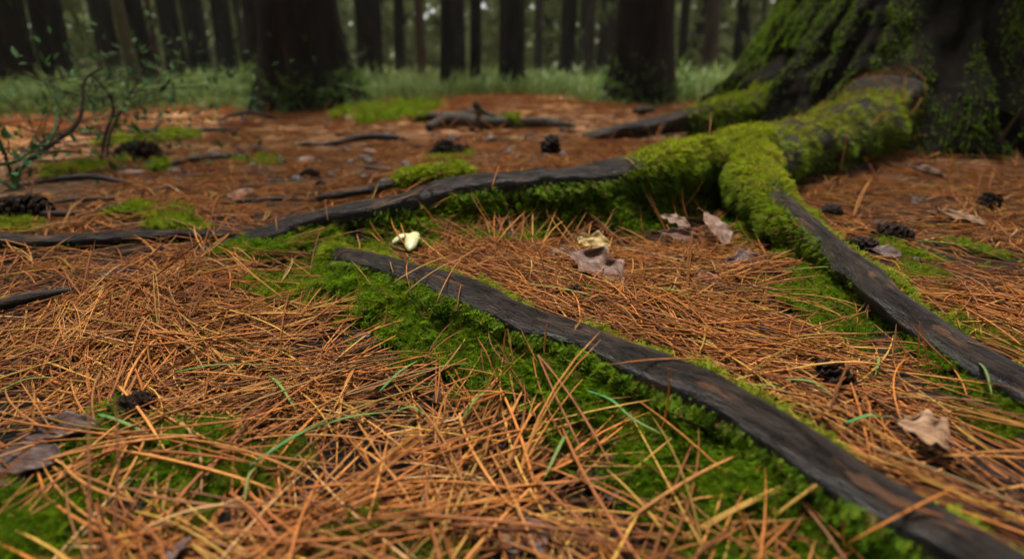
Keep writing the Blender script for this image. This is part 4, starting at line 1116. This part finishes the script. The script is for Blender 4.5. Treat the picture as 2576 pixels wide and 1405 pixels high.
def leaf_cards(P, D, Nn, L, wd, colr):
    """pointed leaves (4 tris, slightly folded)"""
    n = len(P); D = norm(D); S = norm(np.cross(D, Nn)); U = np.cross(S, D)
    L = L[:, None]; wd = wd[:, None]
    V = np.stack([P, P + D * L * .45 + S * wd * .5 + U * wd * .15, P + D * L * .45 - S * wd * .5 + U * wd * .15, P + D * L, P + D * L * .45], 1).reshape(-1, 3)
    o = np.arange(n)[:, None] * 5
    f = np.concatenate([o + np.array([[0, 1, 4]]), o + np.array([[0, 4, 2]]), o + np.array([[1, 3, 4]]), o + np.array([[4, 3, 2]])])
    return V, [f], np.repeat(colr, 5, 0)
n = 460
ci = rs.integers(0, 5, n); src = np.array([stems[c][rs.integers(len(stems[c]) // 3, len(stems[c]))] for c in ci])
p = src + rs.normal(0, 1, (n, 3)) * np.array([.13, .16, .075]) + np.array([.05, .1, .02])
p[:, 2] = np.maximum(p[:, 2], .02)
k = np.ones(n, bool)
colr = np.array([.05, .095, .022]) * (rs.random((n, 1)) * .9 + .4) + np.array([.0, .03, .02]) * rs.random((n, 1))
V, fs, C = leaf_cards(p, rs.normal(0, 1, (n, 3)) + [0, 0, .3], norm(rs.normal(0, .5, (n, 3)) + [0, 0, 1]), .018 + .02 * rs.random(n), .008 + .008 * rs.random(n), colr)
o = make_mesh('foliage', V, fs, M_leafgreen, colr=C, smooth=False); attach(o, shr); o['kind'] = 'stuff'
# fine side twigs joining the leaves
tw = rs.choice(n, 160, replace=False)
V, fs, C = needle_geo(src[tw], p[tw], rs.normal(0, .02, (160, 3)), np.full(160, .0011), np.tile(brown, (160, 1)), 4, 4)
attach(make_mesh('twig', V, fs, M_stem, colr=C), shr)

# ------------------------------------------------------------------ undergrowth grass
print('grass...')
M_grass = mat_attr('undergrowth', .6, .2, transl=.35)
rs = np.random.default_rng(51)
def grow(n, pol, hmean, hs, c0, c1, seed, wd=.012):
    rs = np.random.default_rng(seed)
    r = np.sqrt(pol[0] ** 2 + (pol[1] ** 2 - pol[0] ** 2) * rs.random(n)); th = pol[2] + (pol[3] - pol[2]) * rs.random(n)
    x, y = r * np.sin(th), r * np.cos(th)
    ns = fbm(x * 1.1, y * 1.1, o=3, s=61)
    u = x / y
    # nearest edge of the grass by direction (left: close; middle: far)
    edge = np.interp(u, [-1.1, -.75, -.52, -.36, -.30, -.15, -.03, .04, .15, .22, .40, .60, 1.2], [2.1, 2.3, 2.9, 3.6, 4.0, 4.4, 6.3, 5.6, 4.3, 4.1, 4.6, 5.0, 5.5])
    k = (y + 1.3 * ns + .35 * rs.normal(size=n) > edge) & (rs.random(n) < np.clip(.62 + 1.5 * ns, .04, 1)) & (np.hypot(x - TRUNK_C[0], y - TRUNK_C[1]) > 1.0)
    x, y, ns = x[k], y[k], ns[k]; n = len(x)
    h = hmean * np.clip(rs.normal(1, .3, n), .35, 2) * (1 + .5 * ns) * np.clip((y + .7 * ns - np.interp(x / y, [-1, 1], [2.2, 4.5])) * .8 + .35, .35, 1.25)
    P = np.stack([x, y, G(x, y) - .005], 1)
    a = rs.random(n) * 2 * math.pi; lean_ = (rs.random(n) * .8 + .1) * h
    S = np.stack([-np.sin(a), np.cos(a), 0 * a], 1) * (wd * (.5 + rs.random(n)))[:, None]
    D = np.stack([np.cos(a) * lean_, np.sin(a) * lean_, h], 1)
    m1 = P + D * np.array([.35, .35, .62]); tip = P + D * np.array([1, 1, .9])
    V = np.stack([P - S * .4, P + S * .4, m1 - S * .5, m1 + S * .5, tip], 1).reshape(-1, 3)
    o = np.arange(n)[:, None] * 5
    g = rs.random((n, 1)); c = np.array(c0) * (1 - g) + np.array(c1) * g
    c = c * (1 + .35 * ns[:, None])
    return V, [o + np.array([[0, 1, 3, 2]]), o + np.array([[2, 3, 4]])], np.repeat(c, 5, 0)
gparts = [grow(42000, (2, 6.5, -.85, .75), .105, 0, (.09, .145, .03), (.16, .23, .065), 52, .009),
          grow(42000, (5.5, 22, -.85, .8), .16, 0, (.11, .165, .04), (.19, .26, .085), 53, .022)]
V, fs, C = merge(gparts)
o = make_mesh('undergrowth_grass', V, fs, M_grass, colr=C, smooth=False)
tag(o, 'soft green grass and low fern growth spread between the background trunks', 'grass', kind='stuff')

# ------------------------------------------------------------------ background trees
print('trees...')
rs = np.random.default_rng(61)
def crown_data(seed, n=900):
    rs = np.random.default_rng(seed)
    # foliage clumps on whorled boughs: z 0..1 (up), radius narrows
    nb = 46
    z = rs.random(nb) ** .8; a = rs.random(nb) * 2 * math.pi; r = (1 - z * .8) * (.35 + .65 * rs.random(nb))
    cpos = np.stack([r * np.cos(a), r * np.sin(a), z - .06 * r], 1)
    i = rs.integers(0, nb, n)
    p = cpos[i] + rs.normal(0, 1, (n, 3)) * np.array([.13, .13, .03])
    c = np.array([.035, .075, .022]) * (rs.random((n, 1)) * .9 + .5)
    return leaf_cards(p, rs.normal(0, 1, (n, 3)), norm(rs.normal(0, .5, (n, 3)) + [0, 0, 1]), .10 + .10 * rs.random(n), .05 + .05 * rs.random(n), c)
CROWN = []
for s_ in (71, 72, 73):
    V, fs, C = crown_data(s_)
    o = make_mesh('crown', V, fs, M_leafgreen, colr=C, smooth=False); CROWN.append(o.data); bpy.data.objects.remove(o)

def bg_tree(xt, xb, yb, w, label, mat, group=None, flare=.25, name='pine_tree', moss=0, hgt=10., crown=True, seed=0, fern=0, Y=None):
    base = at_z(xb, yb, 0.0) if Y is None else at_y(xb, yb, Y)
    Yb = base[1]; base[2] = float(G(base[:1], base[1:2])[0])
    top = at_y(xt, 0, Yb); d = top - base; sl = d[0] / max(.2, d[2]); sl = float(np.clip(sl, -.12, .45))
    r = w * .5 * m_per_px(np.array([base[0], Yb, .4]))
    rs = np.random.default_rng(1000 + seed)
    nz_, ns_ = 44, 36
    zz = np.concatenate([[-.15], np.geomspace(.02, hgt + .02, nz_ - 1) - .02]); th = np.linspace(0, 2 * math.pi, ns_, endpoint=False)
    Zg, T = np.meshgrid(zz, th, indexing='ij')
    fl = flare * np.exp(-np.maximum(Zg, 0) / (1.2 * r + .08)) * (1 + .55 * np.cos(T * 3 + seed) + .3 * np.cos(T * 5 + seed * 2))
    rr = r * (1 - .05 * Zg / 1.0 * .5 * (Zg < 10)) * (1 + fl + .05 * fbm(np.cos(T) * 5 + seed, np.sin(T) * 5, Zg * 2, o=3, s=seed) + .06 * np.abs(fbm(np.cos(T) * 9, np.sin(T) * 9 + seed, Zg * .8, o=2, s=seed + 9)))
    rr = np.maximum(rr, r * .25)
    cx = base[0] + sl * np.minimum(Zg, 1.6) * 1.0 + sl * .35 * np.maximum(Zg - 1.6, 0) + .03 * fbm(Zg * .4, Zg * 0 + seed, o=1, s=seed)
    V = np.stack([cx + rr * np.cos(T), base[1] + rr * np.sin(T), base[2] + Zg], -1).reshape(-1, 3)
    i, j = np.meshgrid(np.arange(nz_ - 1), np.arange(ns_), indexing='ij'); a = i * ns_ + j; b = i * ns_ + (j + 1) % ns_
    root = empty(name, tuple(base)); tag(root, label, 'tree', group)
    attach(make_mesh('trunk', V, np.stack([a, b, b + ns_, a + ns_], -1).reshape(-1, 4), mat), root)
    if crown:
        c = bpy.data.objects.new('crown', CROWN[seed % 3]); col.objects.link(c); c.parent = root
        c.location = (float(cx[-1, 0] - base[0]), 0, 6.2 + rs.random() * 1.2); s = .28 + rs.random() * .2 if Yb < 10.5 else 1.2 + rs.random() * .5; c.scale = (s, s, 5.5); c.rotation_euler = (0, 0, rs.random() * 6)  # unseen crowns block sky light; nearer ones kept narrow to let sun through
    if fern:
        n = fern; a = rs.random(n) * 2 * math.pi; z = np.abs(rs.normal(0, .13, n)); rad = r * (1 + flare * np.exp(-z / (1.2 * r + .08))) * 1.02 + rs.random(n) * .05
        p = np.stack([base[0] + rad * np.cos(a), base[1] + rad * np.sin(a), base[2] + z], 1)
        D = np.stack([np.cos(a), np.sin(a), rs.normal(.3, .6, n)], 1) + rs.normal(0, .4, (n, 3))
        V, fs, C = fronds(p, D, .05 + .05 * rs.random(n), np.array([.10, .175, .035]) * (rs.random((n, 1)) * .9 + .4), rs)
        o = make_mesh('fern_skirt', V, fs, M_grass, colr=C, smooth=False); attach(o, root); o['kind'] = 'stuff'
    return root

TREES = [
 (10, 62, 236, 80, 'black trunk at the picture edge beyond the shrub', M_tree, {}),
 (112, 162, 232, 66, 'black leaning trunk, second from the picture edge, above the shrub', M_tree, {}),
 (252, 292, 214, 46, 'reddish black trunk beside the pale mossy leaning trunk', M_tree, {}),
 (292, 352, 246, 27, 'pale mossy slender leaning trunk rising from the undergrowth', M_treepale, dict(flare=.7)),
 (330, 388, 238, 50, 'black trunk right behind the pale mossy leaning trunk', M_tree, {}),
 (366, 402, 218, 14, 'very slender tan sapling trunk between two black trunks', M_treebrown, dict(name='sapling')),
 (415, 452, 214, 44, 'dark trunk left of the second tan sapling', M_tree, {}),
 (470, 502, 210, 40, 'dark trunk close behind the second tan sapling', M_tree, {}),
 (500, 536, 206, 13, 'second tan sapling, standing before the dark trunk row', M_treebrown, dict(name='sapling')),
 (548, 575, 206, 42, 'dark trunk between the second and third tan saplings', M_tree, {}),
 (594, 622, 205, 15, 'third tan sapling, nearest the flared dark trunk', M_treebrown, dict(name='sapling')),
 (638, 652, 222, 62, 'dark trunk overlapping the flared dark trunk', M_tree, {}),
 (752, 782, 276, 170, 'thick dark trunk with a flared foot and ferns at its base', M_tree, dict(flare=.55, fern=420)),
 (836, 872, 214, 14, 'pale green slender trunk hugging the flared dark trunk', M_treepale, {}),
 (922, 930, 222, 62, 'upright dark trunk, first beyond the flared dark trunk', M_tree, dict(flare=.12)),
 (1001, 1006, 210, 25, 'thin dark trunk rising from the bright grass', M_tree, dict(flare=.12)),
 (1126, 1125, 235, 37, 'straight dark trunk standing on bare orange litter', M_tree, dict(flare=.15)),
 (1199, 1196, 233, 28, 'thin dark trunk close to the trunk on bare litter', M_tree, dict(flare=.15)),
 (1292, 1290, 228, 62, 'broad straight dark trunk with green moss at its foot', M_tree, dict(flare=.15, fern=150)),
 (1380, 1378, 190, 24, 'brownish trunk beyond the broad straight trunk', M_treebrown, dict(flare=.1)),
 (1436, 1428, 208, 38, 'dark trunk amid tall grass near the fern-footed trunk', M_tree, dict(flare=.12)),
 (1486, 1480, 200, 27, 'brown trunk between the dark grass-ringed trunk and the pale broad trunk', M_treebrown, dict(flare=.1)),
 (1535, 1522, 197, 46, 'pale brown broad trunk beside the fern-footed trunk', M_treebrown, dict(flare=.1)),
 (1630, 1622, 258, 130, 'thick dark trunk skirted with ferns, next to the old pine', M_tree, dict(flare=.55, fern=380)),
 (1776, 1738, 192, 42, 'dark brown trunk leaning between the fern-footed trunk and the old pine', M_tree, dict(flare=.1)),
 (1880, 1846, 188, 46, 'dark trunk closest to the mossy edge of the old pine', M_tree, dict(flare=.1)),
 (1722, 1708, 186, 22, 'thin brown trunk showing past the fern-footed trunk', M_treebrown, dict(flare=.1)),
]
for k, (xt, xb, yb, w, lb, mt, kw) in enumerate(TREES):
    bg_tree(xt, xb, yb, w, lb, mt, seed=k, group='background tree trunks', **kw)
# many far trunks, blurred together; paler bark paints their fade into haze
for k in range(64):
    Y = 9 + 22 * rs.random(); u = -1.05 + 1.75 * (k + rs.random()) / 64
    xb = W / 2 + u * F * .98
    w = (.10 + .16 * rs.random()) / Y * F * 1.05
    bg_tree(xb + (W / 2 - xb) * -.03, xb, 180, w, 'distant trunk blurred among the background wood', (M_tree if u < -.35 and k % 3 else [M_treebrown, M_treepale, M_tree, M_treebrown][k % 4]), group='distant trunks of the wood', flare=.1, seed=40 + k, Y=Y)

# far foliage: understory between and behind the trunks
rs = np.random.default_rng(81)
def mass(n, cx, cy, cz, sizes, c0, c1, seed, hole=0, sz=(.12, .25)):
    rs = np.random.default_rng(seed)
    p = np.stack([cx(rs, n), cy(rs, n), cz(rs, n)], 1)
    g = rs.random((n, 1)); c = np.array(c0) * (1 - g) + np.array(c1) * g
    L = sz[0] + (sz[1] - sz[0]) * rs.random(n)
    return p, rs, c, L
n = 60000
th = -1.0 + 1.8 * rs.random(n); r = 13 + 26 * rs.random(n)
p = np.stack([r * np.sin(th), r * np.cos(th), rs.random(n) ** 1.25 * 9], 1)
dens = fbm(p[:, 0] * .35, p[:, 2] * .45, p[:, 1] * .2, o=3, s=83) + .28 * sstep(.0, -.7, np.tan(th)) + .25 * sstep(2.2, .3, p[:, 2])
k = dens > -.34
p = p[k]; n = len(p)
g = rs.random((n, 1)); c = np.array([.15, .18, .065]) * (1 - g) + np.array([.33, .38, .15]) * g
V, fs, C = leaf_cards(p, rs.normal(0, 1, (n, 3)), norm(rs.normal(0, 1, (n, 3))), .28 + .3 * rs.random(n), .16 + .14 * rs.random(n), c)
o = make_mesh('distant_foliage', V, fs, M_leafgreen, colr=C, smooth=False)
tag(o, 'hazy green leafy growth filling the gaps far behind the trunks', 'foliage', kind='stuff')

# unseen wood behind the camera and roof of branches, added to shade the trunks
V_, F_, C_ = [], [], []
parts = []
rs = np.random.default_rng(91)
for k in range(34):
    a = 1.25 + (2 * math.pi - 2.3) * (k + rs.random()) / 34; r = 4.0 + 9 * rs.random()
    x, y = r * math.sin(a), r * math.cos(a)
    C0 = np.stack([np.full(8, x), np.full(8, y), np.linspace(-.2, 11, 8)], 1)
    V, fs, B = sweep(C0, np.linspace(.2, .08, 8) * (1 + .6 * rs.random()), None, 10); parts.append((V, fs, np.tile((.02, .013, .01), (len(V), 1))))
n = 26000
a = rs.random(n) * 2 * math.pi; r = np.sqrt(rs.random(n)) * 26
p = np.stack([r * np.sin(a), r * np.cos(a), 5.5 + 6 * rs.random(n)], 1)
# gap cut in the roof to let the sun down on the near floor
qx = p[:, 0] - .1 + p[:, 2] * .05; qy = p[:, 1] - p[:, 2] * .34
hole = np.hypot(qx, qy - np.clip(qy, .5, 7.5)) * 1.45
k = ~((np.hypot(p[:, 0], p[:, 1]) > 7) & (p[:, 1] > 3)) & (hole > 3.6 + .9 * fbm(p[:, 0], p[:, 1], o=2, s=92)) & (fbm(p[:, 0] * .5, p[:, 1] * .5, p[:, 2] * .4, o=2, s=93) > -.12)
p = p[k]
# unseen leafy walls added to block light from behind the viewer
n2 = 9000
a2 = 1.2 + (2 * math.pi - 2.4) * rs.random(n2); r2 = 6 + 12 * rs.random(n2)
p = np.vstack([p, np.stack([r2 * np.sin(a2), r2 * np.cos(a2), 6 * rs.random(n2)], 1)]); n = len(p)
c = np.array([.035, .07, .022]) * (rs.random((n, 1)) * .9 + .5)
parts.append(leaf_cards(p, rs.normal(0, 1, (n, 3)), norm(rs.normal(0, .6, (n, 3)) + [0, 0, 1]), .45 + .3 * rs.random(n), .25 + .2 * rs.random(n), c))
V, fs, C = merge(parts)
o = make_mesh('unseen_canopy', V, fs, M_leafgreen, colr=C, smooth=False)
tag(o, 'unseen dense roof of branches and wood, added round the clearing to shade it', 'canopy', kind='stuff')

# ------------------------------------------------------------------ damp air between the trunks
hv = np.array([[x, y, z] for x in (-520, 520) for y in (-70, 135) for z in (-1.8, 17)], float)
hf = np.array([[0, 1, 3, 2], [4, 6, 7, 5], [0, 4, 5, 1], [2, 3, 7, 6], [0, 2, 6, 4], [1, 5, 7, 3]])
m, nt, b = new_mat('damp_air'); nt.nodes.remove(b)
pv = nt.nodes.new('ShaderNodeVolumePrincipled'); pv.inputs['Color'].default_value = (.88, .92, .8, 1); pv.inputs['Density'].default_value = .0014
nt.links.new(pv.outputs[0], nt.nodes['Material Output'].inputs['Volume'])
o = make_mesh('haze', hv, hf, m, smooth=False)
tag(o, kind='stuff')

# ------------------------------------------------------------------ world, sun, camera
SUN_EL, SUN_AZ = R(71), R(-8)      # azimuth from +Y, negative = left
w = bpy.data.worlds.new('World'); scene.world = w; w.use_nodes = True
nt = w.node_tree; bg = nt.nodes['Background']
sky = nt.nodes.new('ShaderNodeTexSky'); sky.sky_type = 'NISHITA'; sky.sun_disc = False
sky.sun_elevation = SUN_EL; sky.sun_rotation = SUN_AZ; sky.air_density = 1.0; sky.dust_density = 4.0; sky.ozone_density = .6
hs = nt.nodes.new('ShaderNodeHueSaturation'); hs.inputs['Saturation'].default_value = .3
nt.links.new(sky.outputs[0], hs.inputs['Color']); nt.links.new(hs.outputs[0], bg.inputs[0]); bg.inputs[1].default_value = .055
sd = bpy.data.lights.new('sun', 'SUN'); sd.energy = 1.5; sd.angle = R(12); sd.color = (1, .95, .87)
so = bpy.data.objects.new('sun', sd); col.objects.link(so)
sv = np.array([math.sin(SUN_AZ) * math.cos(SUN_EL), math.cos(SUN_AZ) * math.cos(SUN_EL), math.sin(SUN_EL)])
import mathutils
so.rotation_euler = mathutils.Vector(sv).to_track_quat('Z', 'Y').to_euler()
so.location = (0, 0, 20)

cd = bpy.data.cameras.new('camera'); cd.sensor_width = 36; cd.lens = 36 * F / W; cd.clip_start = .01; cd.clip_end = 500
cd.dof.use_dof = True; cd.dof.focus_distance = .50; cd.dof.aperture_fstop = 3.2
co = bpy.data.objects.new('camera', cd); col.objects.link(co); co.location = CAM; co.rotation_euler = (math.pi / 2 - PITCH, 0, 0)
scene.camera = co
vs = scene.view_settings
scene.display_settings.display_device = 'sRGB'
vs.view_transform = 'Standard'; vs.look = 'None'; vs.exposure = 2.25; vs.gamma = 1
scene.cycles.max_bounces = 6
print('done')
